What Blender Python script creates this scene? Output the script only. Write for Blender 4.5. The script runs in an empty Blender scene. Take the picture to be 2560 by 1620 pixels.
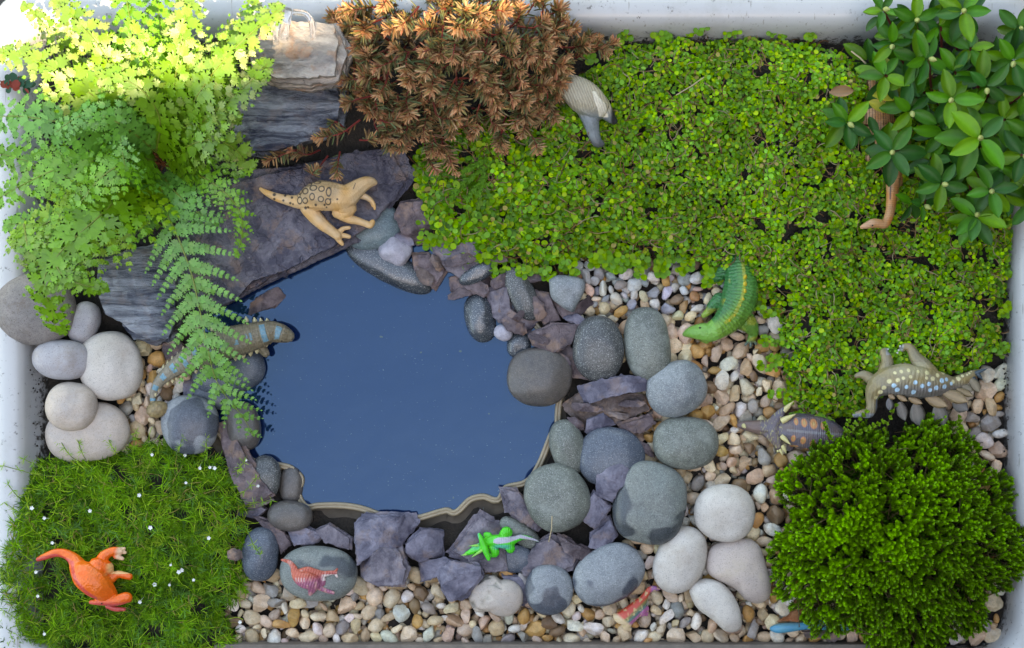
import bpy, bmesh, math, random
import numpy as np
from mathutils import Vector, noise as mnoise

random.seed(7); np.random.seed(7)
rng = np.random.default_rng(11)
scene = bpy.context.scene
COLL = scene.collection
H = 1.5            # camera height above the soil, metres
S = 0.0004         # metres per unit of plan measure

# ------------------------------------------------------------------ camera
cam_d = bpy.data.cameras.new('camera'); cam = bpy.data.objects.new('camera', cam_d); COLL.objects.link(cam)
cam.location = (0, 0, H); cam.rotation_euler = (0, 0, 0)
cam_d.sensor_width = 36; cam_d.lens = 36 * H / 1.024
cam_d.clip_start = 0.05; cam_d.clip_end = 100
cam_d.dof.use_dof = True; cam_d.dof.focus_distance = H - 0.02; cam_d.dof.aperture_fstop = 7.0
scene.camera = cam

# ------------------------------------------------------------------ light
SUN_EL = 57.0
SUN_AZ = (0.148, -0.989)                       # horizontal direction the sun stands in
world = bpy.data.worlds.new('World'); scene.world = world; world.use_nodes = True
wn = world.node_tree; wn.nodes.clear()
sky = wn.nodes.new('ShaderNodeTexSky'); sky.sky_type = 'NISHITA'; sky.sun_disc = False
sky.sun_elevation = math.radians(SUN_EL)
sky.sun_rotation = math.atan2(SUN_AZ[0], SUN_AZ[1])
sky.dust_density = 0.6; sky.ozone_density = 2.5
bg = wn.nodes.new('ShaderNodeBackground'); bg.inputs['Strength'].default_value = 0.15
wo = wn.nodes.new('ShaderNodeOutputWorld')
wn.links.new(sky.outputs[0], bg.inputs[0]); wn.links.new(bg.outputs[0], wo.inputs[0])
sun_d = bpy.data.lights.new('sun', 'SUN'); sun_d.energy = 2.0; sun_d.angle = math.radians(0.6)
sun_d.color = (1.0, 0.93, 0.82)
sun = bpy.data.objects.new('sun', sun_d); COLL.objects.link(sun)
ce = math.cos(math.radians(SUN_EL))
sdir = Vector((SUN_AZ[0] * ce, SUN_AZ[1] * ce, math.sin(math.radians(SUN_EL))))
sun.rotation_euler = sdir.to_track_quat('Z', 'Y').to_euler()
vs = scene.view_settings
vs.view_transform = 'Standard'; vs.look = 'None'; vs.gamma = 1; vs.exposure = 2.75
vs.use_curve_mapping = False
try:
    vs.use_white_balance = True
    vs.white_balance_temperature = 10500; vs.white_balance_tint = 10
except Exception as e:
    print('no wb', e)

# ------------------------------------------------------------------ helpers
def P(sx, sy, z=0.0):
    k = (H - z) / H
    return Vector(((sx - 1280) * S * k, -(sy - 810) * S * k, z))

def PA(sx, sy, z):
    sx = np.asarray(sx, float); sy = np.asarray(sy, float); z = np.broadcast_to(np.asarray(z, float), sx.shape)
    k = (H - z) / H
    return np.stack([(sx - 1280) * S * k, -(sy - 810) * S * k, z], -1)

def tag(o, label=None, cat=None, group=None, kind=None):
    if label: o['label'] = label
    if cat: o['category'] = cat
    if group: o['group'] = group
    if kind: o['kind'] = kind
    return o

def set_col(me, col):
    a = me.attributes.new('Col', 'FLOAT_COLOR', 'POINT')
    c = np.ones((len(me.vertices), 4), np.float32); c[:, :3] = col
    a.data.foreach_set('color', c.ravel())

def mesh_np(name, V, F, col=None, smooth=False, sharp=None):
    """V (n,3), F (m,k) constant k, or a list of such arrays"""
    me = bpy.data.meshes.new(name)
    Fs = F if isinstance(F, list) else [F]
    V = np.asarray(V, np.float32)
    me.vertices.add(len(V)); me.vertices.foreach_set('co', V.ravel())
    loops = np.concatenate([np.asarray(f, np.int32).ravel() for f in Fs])
    tot = np.concatenate([np.full(len(f), np.asarray(f).shape[1], np.int32) for f in Fs])
    st = np.concatenate([[0], np.cumsum(tot)[:-1]]).astype(np.int32)
    me.loops.add(len(loops)); me.loops.foreach_set('vertex_index', loops)
    me.polygons.add(len(tot)); me.polygons.foreach_set('loop_start', st)
    me.update(calc_edges=True); me.validate()
    if not smooth and col is None: me.shade_flat()
    if smooth:
        me.shade_smooth()
        if sharp: me.set_sharp_from_angle(angle=math.radians(sharp))
    if col is not None: set_col(me, col)
    return me

def obj(name, me, mat, parent=None, origin=None):
    """mesh given in world coordinates; its origin is moved to origin (default: middle, at its base)"""
    n = len(me.vertices); co = np.empty(n * 3, np.float32); me.vertices.foreach_get('co', co); co = co.reshape(-1, 3)
    if origin is None:
        lo = co.min(0); hi = co.max(0); origin = ((lo[0] + hi[0]) / 2, (lo[1] + hi[1]) / 2, lo[2])
    og = np.array(origin, np.float32)
    me.vertices.foreach_set('co', (co - og).ravel()); me.update()
    o = bpy.data.objects.new(name, me); COLL.objects.link(o)
    if mat is not None: me.materials.append(mat)
    if parent is not None:
        o.parent = parent
        pl = np.array(parent.get('_wl', list(parent.location)), float)
        o.location = Vector(og - pl); 
    else:
        o.location = Vector(og)
    WL[o.name] = tuple(float(v) for v in og)
    return o
WL = {}
def obj_child(name, me, mat, parent):
    o = obj(name, me, mat)
    w = Vector(WL[o.name]); o.parent = parent; o.location = w - Vector(WL[parent.name])
    return o

def empty(name, loc):
    o = bpy.data.objects.new(name, None); COLL.objects.link(o); o.location = loc
    o.empty_display_size = 0.02; WL[o.name] = tuple(loc)
    return o

def in_poly(x, y, poly):
    x = np.asarray(x, float); y = np.asarray(y, float); ins = np.zeros(x.shape, bool)
    n = len(poly)
    for i in range(n):
        x1, y1 = poly[i]; x2, y2 = poly[(i + 1) % n]
        c = ((y1 > y) != (y2 > y)) & (x < (x2 - x1) * (y - y1) / (y2 - y1 + 1e-12) + x1)
        ins ^= c
    return ins

def dist_poly(x, y, poly, closed=True):
    x = np.asarray(x, float); y = np.asarray(y, float); d = np.full(x.shape, 1e9)
    n = len(poly)
    for i in range(n if closed else n - 1):
        x1, y1 = poly[i]; x2, y2 = poly[(i + 1) % n]
        dx, dy = x2 - x1, y2 - y1; L = dx * dx + dy * dy + 1e-9
        t = np.clip(((x - x1) * dx + (y - y1) * dy) / L, 0, 1)
        d = np.minimum(d, np.hypot(x - x1 - t * dx, y - y1 - t * dy))
    return d

def vnoise(x, y, sc, seed=0):
    """smooth value noise on arrays"""
    x = np.asarray(x, float) / sc + seed * 17.3; y = np.asarray(y, float) / sc + seed * 9.1
    xi = np.floor(x).astype(int); yi = np.floor(y).astype(int); fx = x - xi; fy = y - yi
    fx = fx * fx * (3 - 2 * fx); fy = fy * fy * (3 - 2 * fy)
    def h(a, b):
        v = np.sin(a * 127.1 + b * 311.7 + seed * 74.7) * 43758.5453
        return v - np.floor(v)
    return (h(xi, yi) * (1 - fx) * (1 - fy) + h(xi + 1, yi) * fx * (1 - fy) + h(xi, yi + 1) * (1 - fx) * fy + h(xi + 1, yi + 1) * fx * fy)

def norm(a): return a / (np.linalg.norm(a, axis=-1, keepdims=True) + 1e-12)

def frames(d, up):
    d = norm(d); y = norm(np.cross(up, d)); z = np.cross(d, y)
    return np.stack([d, y, z], -1)       # columns

def scatter(T, F, R, t, col, vcol=None):
    """T (k,3) or (n,k,3) template, R (n,3,3), t (n,3), col (n,3) ; returns V, F, C"""
    T = np.asarray(T, float); n = len(t)
    if T.ndim == 2: T = np.broadcast_to(T, (n,) + T.shape)
    V = np.einsum('nij,nkj->nki', R, T) + t[:, None, :]
    k = T.shape[1]; F = np.asarray(F)
    FF = (F[None] + (np.arange(n) * k)[:, None, None]).reshape(-1, F.shape[1])
    C = np.repeat(np.asarray(col)[:, None, :], k, 1)
    if vcol is not None: C = C * np.asarray(vcol)[None, :, :]
    return V.reshape(-1, 3), FF, C.reshape(-1, 3)

class Acc:
    def __init__(s): s.V = []; s.F = {}; s.C = []; s.n = 0
    def add(s, V, F, C):
        V = np.asarray(V, float); F = np.asarray(F)
        C = np.broadcast_to(np.asarray(C, float), V.shape)
        s.V.append(V); s.C.append(C); s.F.setdefault(F.shape[1], []).append(F + s.n); s.n += len(V)
    def mesh(s, name, smooth=False, sharp=None):
        return mesh_np(name, np.concatenate(s.V), [np.concatenate(f) for f in s.F.values()], np.concatenate(s.C), smooth, sharp)

def tube(pts, rad, col, acc, sides=6, cap=True):
    pts = np.asarray(pts, float); n = len(pts)
    rad = np.broadcast_to(np.asarray(rad, float), (n,))
    tg = norm(np.gradient(pts, axis=0)); ref = np.array([0.13, 0.21, 1.0])
    a = norm(np.cross(tg, ref)); b = np.cross(tg, a)
    th = np.linspace(0, 2 * math.pi, sides, endpoint=False)
    V = pts[:, None, :] + rad[:, None, None] * (np.cos(th)[None, :, None] * a[:, None, :] + np.sin(th)[None, :, None] * b[:, None, :])
    i = np.arange(n - 1)[:, None] * sides; j = np.arange(sides)[None, :]; j2 = (j + 1) % sides
    F = np.stack([i + j, i + j2, i + sides + j2, i + sides + j], -1).reshape(-1, 4)
    acc.add(V.reshape(-1, 3), F, col)

def catmull(pts, m=6):
    p = np.asarray(pts, float); p = np.concatenate([[2 * p[0] - p[1]], p, [2 * p[-1] - p[-2]]])
    out = []
    for i in range(1, len(p) - 2):
        for t in np.linspace(0, 1, m, endpoint=False):
            a, b, c, d = p[i - 1], p[i], p[i + 1], p[i + 2]
            out.append(0.5 * ((2 * b) + (-a + c) * t + (2 * a - 5 * b + 4 * c - d) * t * t + (-a + 3 * b - 3 * c + d) * t ** 3))
    out.append(p[-2])
    return np.array(out)

def ico(sub):
    bm = bmesh.new(); bmesh.ops.create_icosphere(bm, subdivisions=sub, radius=1)
    V = np.array([v.co[:] for v in bm.verts]); F = np.array([[v.index for v in f.verts] for f in bm.faces]); bm.free()
    return V, F
ICO = {s: ico(s) for s in (1, 2, 3, 4, 5)}

# ------------------------------------------------------------------ materials
def newmat(name):
    m = bpy.data.materials.new(name); m.use_nodes = True; nt = m.node_tree; nt.nodes.clear()
    out = nt.nodes.new('ShaderNodeOutputMaterial'); pb = nt.nodes.new('ShaderNodeBsdfPrincipled')
    nt.links.new(pb.outputs[0], out.inputs[0])
    return m, nt, pb, out
def nn(nt, typ, **kw):
    n = nt.nodes.new(typ)
    for k, v in kw.items(): setattr(n, k, v)
    return n
def objcoord(nt, jitter=True):
    tc = nn(nt, 'ShaderNodeTexCoord')
    if not jitter: return tc.outputs['Object']
    oi = nn(nt, 'ShaderNodeObjectInfo'); mu = nn(nt, 'ShaderNodeMath', operation='MULTIPLY'); mu.inputs[1].default_value = 37.0
    nt.links.new(oi.outputs['Random'], mu.inputs[0])
    va = nn(nt, 'ShaderNodeVectorMath', operation='ADD'); nt.links.new(tc.outputs['Object'], va.inputs[0]); nt.links.new(mu.outputs[0], va.inputs[1])
    return va.outputs[0]
def noise_n(nt, vec, scale, detail=4, rough=0.55, dist=0.0):
    n = nn(nt, 'ShaderNodeTexNoise'); n.inputs['Scale'].default_value = scale; n.inputs['Detail'].default_value = detail
    n.inputs['Roughness'].default_value = rough; n.inputs['Distortion'].default_value = dist
    nt.links.new(vec, n.inputs['Vector']); return n.outputs['Fac']
def ramp(nt, fac, stops, interp='LINEAR'):
    r = nn(nt, 'ShaderNodeValToRGB'); r.color_ramp.interpolation = interp
    e = r.color_ramp.elements
    while len(e) < len(stops): e.new(0.5)
    for el, (p, c) in zip(e, stops):
        el.position = p; el.color = (c, c, c, 1) if isinstance(c, (int, float)) else (c[0], c[1], c[2], 1)
    nt.links.new(fac, r.inputs[0]); return r.outputs[0]
def mix(nt, fac, a, b, typ='MIX'):
    m = nn(nt, 'ShaderNodeMix', data_type='RGBA', blend_type=typ)
    if isinstance(fac, (int, float)): m.inputs[0].default_value = fac
    else: nt.links.new(fac, m.inputs[0])
    for i, v in ((6, a), (7, b)):
        if isinstance(v, tuple): m.inputs[i].default_value = (v[0], v[1], v[2], 1)
        else: nt.links.new(v, m.inputs[i])
    return m.outputs[2]
def bump(nt, pb, h, strength, dist):
    b = nn(nt, 'ShaderNodeBump'); b.inputs['Strength'].default_value = strength; b.inputs['Distance'].default_value = dist
    nt.links.new(h, b.inputs['Height']); nt.links.new(b.outputs[0], pb.inputs['Normal'])
def setr(nt, pb, v):
    if isinstance(v, (int, float)): pb.inputs['Roughness'].default_value = v
    else: nt.links.new(v, pb.inputs['Roughness'])
def colattr(nt):
    a = nn(nt, 'ShaderNodeAttribute', attribute_name='Col'); return a.outputs['Color']

def m_stone(name, ca, cb, speck=0.5, speckc=(0.03, 0.03, 0.03), light=0.0, rough=0.55, wet=None, bumps=0.25, sc=1.0, useattr=False, stain=None, spec=0.5, blotch=0.45):
    m, nt, pb, out = newmat(name); v = objcoord(nt)
    big = noise_n(nt, v, 34 * sc, 6, 0.7); fine = noise_n(nt, v, 900 * sc, 3, 0.7); mid = noise_n(nt, v, 220 * sc, 5, 0.65)
    if useattr:
        base = colattr(nt)
        c = mix(nt, ramp(nt, noise_n(nt, v, 120, 4, 0.6), [(0.35, 0.0), (0.7, 0.75)]), base, mix(nt, 1.0, base, cb, 'MULTIPLY'))
    else:
        c = mix(nt, ramp(nt, big, [(0.3, 0.0), (0.7, 1.0)]), ca, cb)
    c = mix(nt, ramp(nt, mid, [(0.36, blotch), (0.58, 0.0)]), c, mix(nt, 1.0, c, (0.5, 0.5, 0.53), 'MULTIPLY'))
    c = mix(nt, ramp(nt, fine, [(0.34, speck), (0.45, 0.0)]), c, speckc)
    if light: c = mix(nt, ramp(nt, fine, [(0.56, 0.0), (0.66, light)]), c, (0.55, 0.55, 0.52))
    if stain: c = mix(nt, ramp(nt, noise_n(nt, v, 35, 7, 0.75), [(0.52, 0.0), (0.66, 0.6)]), c, stain)
    r = rough
    if wet:
        w = ramp(nt, noise_n(nt, v, wet, 2, 0.45), [(0.54, 0.0), (0.57, 1.0)])
        c = mix(nt, w, c, mix(nt, 1.0, c, (0.34, 0.36, 0.42), 'MULTIPLY'))
        rr = nn(nt, 'ShaderNodeMapRange'); rr.inputs[3].default_value = rough; rr.inputs[4].default_value = 0.12
        nt.links.new(w, rr.inputs[0]); r = rr.outputs[0]
    nt.links.new(c, pb.inputs['Base Color']); setr(nt, pb, r)
    pb.inputs['Specular IOR Level'].default_value = spec
    hh = nn(nt, 'ShaderNodeMath', operation='ADD'); nt.links.new(mid, hh.inputs[0]); nt.links.new(fine, hh.inputs[1])
    bump(nt, pb, hh.outputs[0], bumps, 0.0012)
    return m

def m_slate(name, ca, cb, rough=0.5, rust=0.3, aniso=(1, 1, 1), bumps=0.5):
    m, nt, pb, out = newmat(name); v = objcoord(nt)
    mp = nn(nt, 'ShaderNodeMapping'); mp.inputs['Scale'].default_value = aniso; nt.links.new(v, mp.inputs[0]); v2 = mp.outputs[0]
    n1 = noise_n(nt, v2, 40, 6, 0.65, 0.6); n2 = noise_n(nt, v2, 260, 5, 0.7); n3 = noise_n(nt, v2, 14, 3, 0.5)
    c = mix(nt, ramp(nt, n1, [(0.40, 0.0), (0.60, 1.0)]), tuple(x * .75 for x in ca), tuple(x * 1.15 for x in cb))
    c = mix(nt, ramp(nt, n2, [(0.3, 0.5), (0.55, 0.0)]), c, mix(nt, 1.0, c, (0.45, 0.45, 0.5), 'MULTIPLY'))
    c = mix(nt, ramp(nt, n2, [(0.58, 0.0), (0.8, 0.45)]), c, (0.32, 0.3, 0.33))
    c = mix(nt, ramp(nt, noise_n(nt, v, 55, 5, 0.6), [(0.53, 0.0), (0.63, min(1, rust * 1.8))]), c, (0.30, 0.18, 0.12))
    pb.inputs['Specular IOR Level'].default_value = 0.35
    nt.links.new(c, pb.inputs['Base Color'])
    rr = nn(nt, 'ShaderNodeMapRange'); rr.inputs[3].default_value = rough + 0.12; rr.inputs[4].default_value = rough - 0.15
    nt.links.new(n3, rr.inputs[0]); setr(nt, pb, rr.outputs[0])
    vo = nn(nt, 'ShaderNodeTexVoronoi', feature='DISTANCE_TO_EDGE'); vo.inputs['Scale'].default_value = 30
    wv = nn(nt, 'ShaderNodeVectorMath', operation='ADD'); nt.links.new(v2, wv.inputs[0])
    ns = nn(nt, 'ShaderNodeTexNoise'); ns.inputs['Scale'].default_value = 60; nt.links.new(v2, ns.inputs['Vector'])
    sc_ = nn(nt, 'ShaderNodeVectorMath', operation='SCALE'); sc_.inputs['Scale'].default_value = 0.05; nt.links.new(ns.outputs['Color'], sc_.inputs[0])
    nt.links.new(sc_.outputs[0], wv.inputs[1]); nt.links.new(wv.outputs[0], vo.inputs['Vector'])
    st = ramp(nt, vo.outputs['Distance'], [(0.0, 0.0), (0.035, 1.0)])
    hh = nn(nt, 'ShaderNodeMath', operation='ADD'); nt.links.new(n1, hh.inputs[0]); nt.links.new(n2, hh.inputs[1])
    h2 = nn(nt, 'ShaderNodeMath', operation='MULTIPLY_ADD'); nt.links.new(st, h2.inputs[0]); h2.inputs[1].default_value = 0.35; nt.links.new(hh.outputs[0], h2.inputs[2])
    bump(nt, pb, h2.outputs[0], bumps, 0.0025)
    return m

def m_leaf(name, rough=0.45, trans=0.25, var=0.25, sc=120, spec=0.2, bump_s=0.15):
    m, nt, pb, out = newmat(name); v = objcoord(nt, False); c0 = colattr(nt)
    n = noise_n(nt, v, sc, 3, 0.6)
    c = mix(nt, ramp(nt, n, [(0.3, var), (0.6, 0.0)]), c0, mix(nt, 1.0, c0, (0.4, 0.45, 0.4), 'MULTIPLY'))
    nt.links.new(c, pb.inputs['Base Color']); pb.inputs['Roughness'].default_value = rough
    pb.inputs['Specular IOR Level'].default_value = spec
    if bump_s: bump(nt, pb, noise_n(nt, v, 1400, 2, 0.5), bump_s, 0.0006)
    tr = nn(nt, 'ShaderNodeBsdfTranslucent'); nt.links.new(mix(nt, 1.0, c, (1.3, 1.35, 0.7), 'MULTIPLY'), tr.inputs[0])
    mx = nn(nt, 'ShaderNodeMixShader'); mx.inputs[0].default_value = trans
    nt.links.new(pb.outputs[0], mx.inputs[1]); nt.links.new(tr.outputs[0], mx.inputs[2]); nt.links.new(mx.outputs[0], out.inputs[0])
    return m

def m_toy(name, rough=0.4, var=0.25, sc=160, bs=0.35, scale_bump=700, dirt=(0.4, 0.36, 0.33)):
    m, nt, pb, out = newmat(name); v = objcoord(nt, False); c0 = colattr(nt)
    n = noise_n(nt, v, sc, 5, 0.7)
    c = mix(nt, ramp(nt, n, [(0.3, var), (0.55, 0.0)]), c0, mix(nt, 1.0, c0, dirt, 'MULTIPLY'))
    nt.links.new(c, pb.inputs['Base Color']); pb.inputs['Roughness'].default_value = rough
    vo = nn(nt, 'ShaderNodeTexVoronoi'); vo.inputs['Scale'].default_value = scale_bump; nt.links.new(v, vo.inputs['Vector'])
    hh = nn(nt, 'ShaderNodeMath', operation='ADD'); nt.links.new(n, hh.inputs[0]); nt.links.new(vo.outputs['Distance'], hh.inputs[1])
    bump(nt, pb, hh.outputs[0], bs, 0.0008)
    return m

def m_plain(name, c, rough=0.5, bs=0.0, var=0.3, sc=200):
    m, nt, pb, out = newmat(name); v = objcoord(nt, False)
    n = noise_n(nt, v, sc, 4, 0.6)
    cc = mix(nt, ramp(nt, n, [(0.3, var), (0.65, 0.0)]), c, tuple(x * 0.45 for x in c))
    nt.links.new(cc, pb.inputs['Base Color']); pb.inputs['Roughness'].default_value = rough
    if bs: bump(nt, pb, n, bs, 0.002)
    return m

# glazed ceramic with soil specks and scratches
def m_sink():
    m, nt, pb, out = newmat('white_glaze'); v = objcoord(nt, False)
    big = noise_n(nt, v, 7, 4, 0.6)
    c = mix(nt, big, (0.43, 0.43, 0.425), (0.52, 0.52, 0.51))
    c = mix(nt, ramp(nt, noise_n(nt, v, 420, 2, 0.6), [(0.70, 0.0), (0.74, 0.8)]), c, (0.12, 0.10, 0.09))
    # soil splashes thicker towards the soil line
    geo = nn(nt, 'ShaderNodeNewGeometry'); sp = nn(nt, 'ShaderNodeSeparateXYZ'); nt.links.new(geo.outputs['Position'], sp.inputs[0])
    mr = nn(nt, 'ShaderNodeMapRange'); mr.inputs[1].default_value = 0.022; mr.inputs[2].default_value = -0.002; nt.links.new(sp.outputs['Z'], mr.inputs[0])
    n2 = noise_n(nt, v, 130, 6, 0.75)
    ad = nn(nt, 'ShaderNodeMath', operation='MULTIPLY_ADD'); nt.links.new(mr.outputs[0], ad.inputs[0]); ad.inputs[1].default_value = 0.22; nt.links.new(n2, ad.inputs[2])
    c = mix(nt, ramp(nt, ad.outputs[0], [(0.61, 0.0), (0.70, 0.95)]), c, (0.045, 0.035, 0.028))
    mp = nn(nt, 'ShaderNodeMapping'); mp.inputs['Scale'].default_value = (1, 0.08, 1); nt.links.new(v, mp.inputs[0])
    c = mix(nt, ramp(nt, noise_n(nt, mp.outputs[0], 260, 2, 0.5), [(0.68, 0.0), (0.72, 0.6)]), c, (0.22, 0.19, 0.15))
    c = mix(nt, ramp(nt, noise_n(nt, v, 22, 6, 0.7), [(0.52, 0.0), (0.7, 0.4)]), c, (0.34, 0.32, 0.28))
    nt.links.new(c, pb.inputs['Base Color']); pb.inputs['Roughness'].default_value = 0.28
    bump(nt, pb, big, 0.15, 0.004)
    return m
MAT = {}
MAT['sink'] = m_sink()
MAT['soil'] = m_plain('soil', (0.028, 0.02, 0.014), 0.85, 1.0, 0.7, 350)
MAT['patio'] = m_plain('paving', (0.05, 0.045, 0.04), 0.8, 0.4, 0.4, 12)
MAT['brick'] = m_plain('shade_wall_render', (0.13, 0.11, 0.09), 0.9, 0.5, 0.4, 9)
MAT['timber'] = m_plain('weathered_timber', (0.2, 0.16, 0.13), 0.8, 0.6, 0.6, 60)
def m_water():
    m, nt, pb, out = newmat('pond_water'); v = objcoord(nt, False)
    c = mix(nt, ramp(nt, noise_n(nt, v, 520, 1, 0.4), [(0.76, 0.0), (0.79, 0.7)]), (0.002, 0.014, 0.055), (0.12, 0.15, 0.15))
    c = mix(nt, ramp(nt, noise_n(nt, v, 130, 1, 0.4), [(0.79, 0.0), (0.80, 0.8)]), c, (0.08, 0.09, 0.05))
    nt.links.new(c, pb.inputs['Base Color']); pb.inputs['Roughness'].default_value = 0.025
    pb.inputs['IOR'].default_value = 1.74; pb.inputs['Specular Tint'].default_value = (0.36, 0.68, 1.0, 1)
    bump(nt, pb, noise_n(nt, v, 11, 3, 0.5), 0.3, 0.004)
    return m
MAT['water'] = m_water()
MAT['liner'] = m_plain('liner_plastic', (0.14, 0.115, 0.09), 0.28, 0.5, 0.75, 60)
MAT['lip'] = m_plain('liner_lip', (0.36, 0.28, 0.18), 0.4, 0.2, 0.35, 120)
MAT['gravel'] = m_stone('gravel', (0, 0, 0), (0.80, 0.66, 0.50), speck=0.35, speckc=(0.08, 0.06, 0.05), useattr=True, rough=0.5, bumps=0.35)
MAT['pale'] = m_stone('pale_cobble', (0.62, 0.57, 0.52), (0.50, 0.44, 0.38), speck=0.55, speckc=(0.12, 0.1, 0.09), rough=0.6, blotch=0.16, stain=(0.40, 0.32, 0.26))
MAT['pinkish'] = m_stone('pinkish_cobble', (0.55, 0.44, 0.37), (0.44, 0.36, 0.33), speck=0.55, speckc=(0.12, 0.1, 0.09), rough=0.6, blotch=0.16, stain=(0.50, 0.40, 0.30))
MAT['warm'] = m_stone('warm_cobble', (0.56, 0.45, 0.36), (0.42, 0.37, 0.34), speck=0.5, speckc=(0.2, 0.14, 0.1), rough=0.6, blotch=0.16, stain=(0.38, 0.30, 0.24))
MAT['greypale'] = m_stone('pale_grey_cobble', (0.42, 0.40, 0.41), (0.32, 0.31, 0.33), speck=0.55, speckc=(0.06, 0.055, 0.055), rough=0.6, blotch=0.16, stain=(0.30, 0.25, 0.22))
MAT['speckbrown'] = m_stone('speckled_cobble', (0.26, 0.23, 0.21), (0.19, 0.17, 0.16), speck=0.8, speckc=(0.04, 0.025, 0.02), rough=0.6, stain=(0.12, 0.075, 0.05))
MAT['blue'] = m_stone('blue_grey_cobble', (0.15, 0.175, 0.19), (0.25, 0.27, 0.27), speck=0.5, light=0.6, rough=0.42, stain=(0.30, 0.32, 0.33))
MAT['bluewet'] = m_stone('blue_grey_damp_cobble', (0.20, 0.22, 0.24), (0.26, 0.28, 0.29), speck=0.5, light=0.5, rough=0.5, wet=22)
MAT['green'] = m_stone('green_grey_cobble', (0.19, 0.205, 0.17), (0.10, 0.115, 0.10), speck=0.6, light=0.5, rough=0.4, stain=(0.27, 0.29, 0.26))
MAT['greenwet'] = m_stone('green_grey_damp_cobble', (0.17, 0.20, 0.19), (0.20, 0.21, 0.185), speck=0.6, light=0.4, rough=0.5, wet=18)
MAT['dark'] = m_stone('dark_cobble', (0.055, 0.06, 0.065), (0.10, 0.105, 0.10), speck=0.6, light=0.6, rough=0.2)
MAT['darkblue'] = m_stone('dark_blue_cobble', (0.06, 0.08, 0.11), (0.11, 0.13, 0.16), speck=0.4, light=0.3, rough=0.24)
MAT['wet'] = m_stone('wet_black_stone', (0.025, 0.035, 0.045), (0.05, 0.065, 0.08), speck=0.4, light=0.5, rough=0.12, spec=1.0)
MAT['teal'] = m_stone('teal_stone', (0.10, 0.16, 0.18), (0.17, 0.23, 0.24), speck=0.6, speckc=(0.02, 0.04, 0.05), light=0.4, rough=0.35)
MAT['brown'] = m_stone('brown_cobble', (0.13, 0.105, 0.085), (0.085, 0.08, 0.08), speck=0.4, light=0.15, rough=0.3)
MAT['white'] = m_stone('white_stone', (0.48, 0.47, 0.52), (0.36, 0.33, 0.38), speck=0.4, rough=0.45)
MAT['slate'] = m_slate('purple_slate', (0.108, 0.090, 0.119), (0.194, 0.166, 0.187), 0.45, 0.25)
MAT['slateblue'] = m_slate('blue_purple_slate', (0.105, 0.098, 0.143), (0.182, 0.168, 0.210), 0.45, 0.15)
MAT['slatered'] = m_slate('red_purple_slate', (0.086, 0.058, 0.066), (0.156, 0.113, 0.117), 0.42, 0.3)
MAT['slatebrown'] = m_slate('brown_slate', (0.128, 0.085, 0.072), (0.170, 0.123, 0.111), 0.5, 0.5)
MAT['slab'] = m_slate('slab_slate', (0.080, 0.076, 0.112), (0.152, 0.140, 0.164), 0.40, 0.22, bumps=1.0)
MAT['rockblue'] = m_slate('layered_blue_rock', (0.035, 0.045, 0.08), (0.24, 0.27, 0.31), 0.40, 0.1, aniso=(0.3, 2.0, 1), bumps=1.0)
MAT['rockpale'] = m_slate('pale_layered_rock', (0.30, 0.265, 0.24), (0.42, 0.36, 0.31), 0.6, 0.45, aniso=(0.5, 1.2, 1), bumps=0.7)
MAT['leafmat'] = m_leaf('round_leaf', 0.35, 0.28)
MAT['moss'] = m_leaf('moss_needles', 0.5, 0.3, bump_s=0)
MAT['fern'] = m_leaf('fern_leaf', 0.34, 0.25, spec=0.6, bump_s=0.35)
MAT['needle'] = m_leaf('bronze_needles', 0.4, 0.12, bump_s=0)
MAT['hebe'] = m_leaf('clipped_shrub_leaf', 0.35, 0.2, bump_s=0)
MAT['glossy'] = m_leaf('smooth_oval_leaf', 0.34, 0.12, var=0.4, sc=60, spec=0.25, bump_s=0.3)
MAT['twig'] = m_leaf('twig', 0.6, 0.0, bump_s=0)
MAT['toy'] = m_toy('painted_toy', 0.42)
MAT['toyshine'] = m_toy('shiny_toy', 0.28, var=0.1, bs=0.25)
MAT['toywrinkle'] = m_toy('wrinkled_toy', 0.36, var=0.3, bs=0.7, scale_bump=420)
MAT['cream'] = m_plain('cream_paint', (0.62, 0.53, 0.30), 0.45, 0.2, 0.3, 500)
MAT['eye'] = m_plain('black_paint', (0.01, 0.01, 0.01), 0.2)
def m_clear():
    m, nt, pb, out = newmat('clear_plastic')
    pb.inputs['Base Color'].default_value = (0.9, 0.93, 1.0, 1); pb.inputs['Roughness'].default_value = 0.06
    pb.inputs['Transmission Weight'].default_value = 0.96; pb.inputs['IOR'].default_value = 1.4
    return m
MAT['clear'] = m_clear()

# ------------------------------------------------------------------ setting: paving, added shading walls, sink, soil
def box_mesh(name, lo, hi):
    lo = np.array(lo, float); hi = np.array(hi, float)
    V = np.array([[x, y, z] for x in (0, 1) for y in (0, 1) for z in (0, 1)], float) * (hi - lo) + lo
    F = np.array([[0, 1, 3, 2], [4, 6, 7, 5], [0, 4, 5, 1], [2, 3, 7, 6], [0, 2, 6, 4], [1, 5, 7, 3]])
    return mesh_np(name, V, F)
g = obj('paving', mesh_np('paving', np.array([[-8, -8, -.22], [8, -8, -.22], [8, 8, -.22], [-8, 8, -.22]]), np.array([[0, 1, 2, 3]])), MAT['patio']); tag(g, kind='structure')

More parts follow.
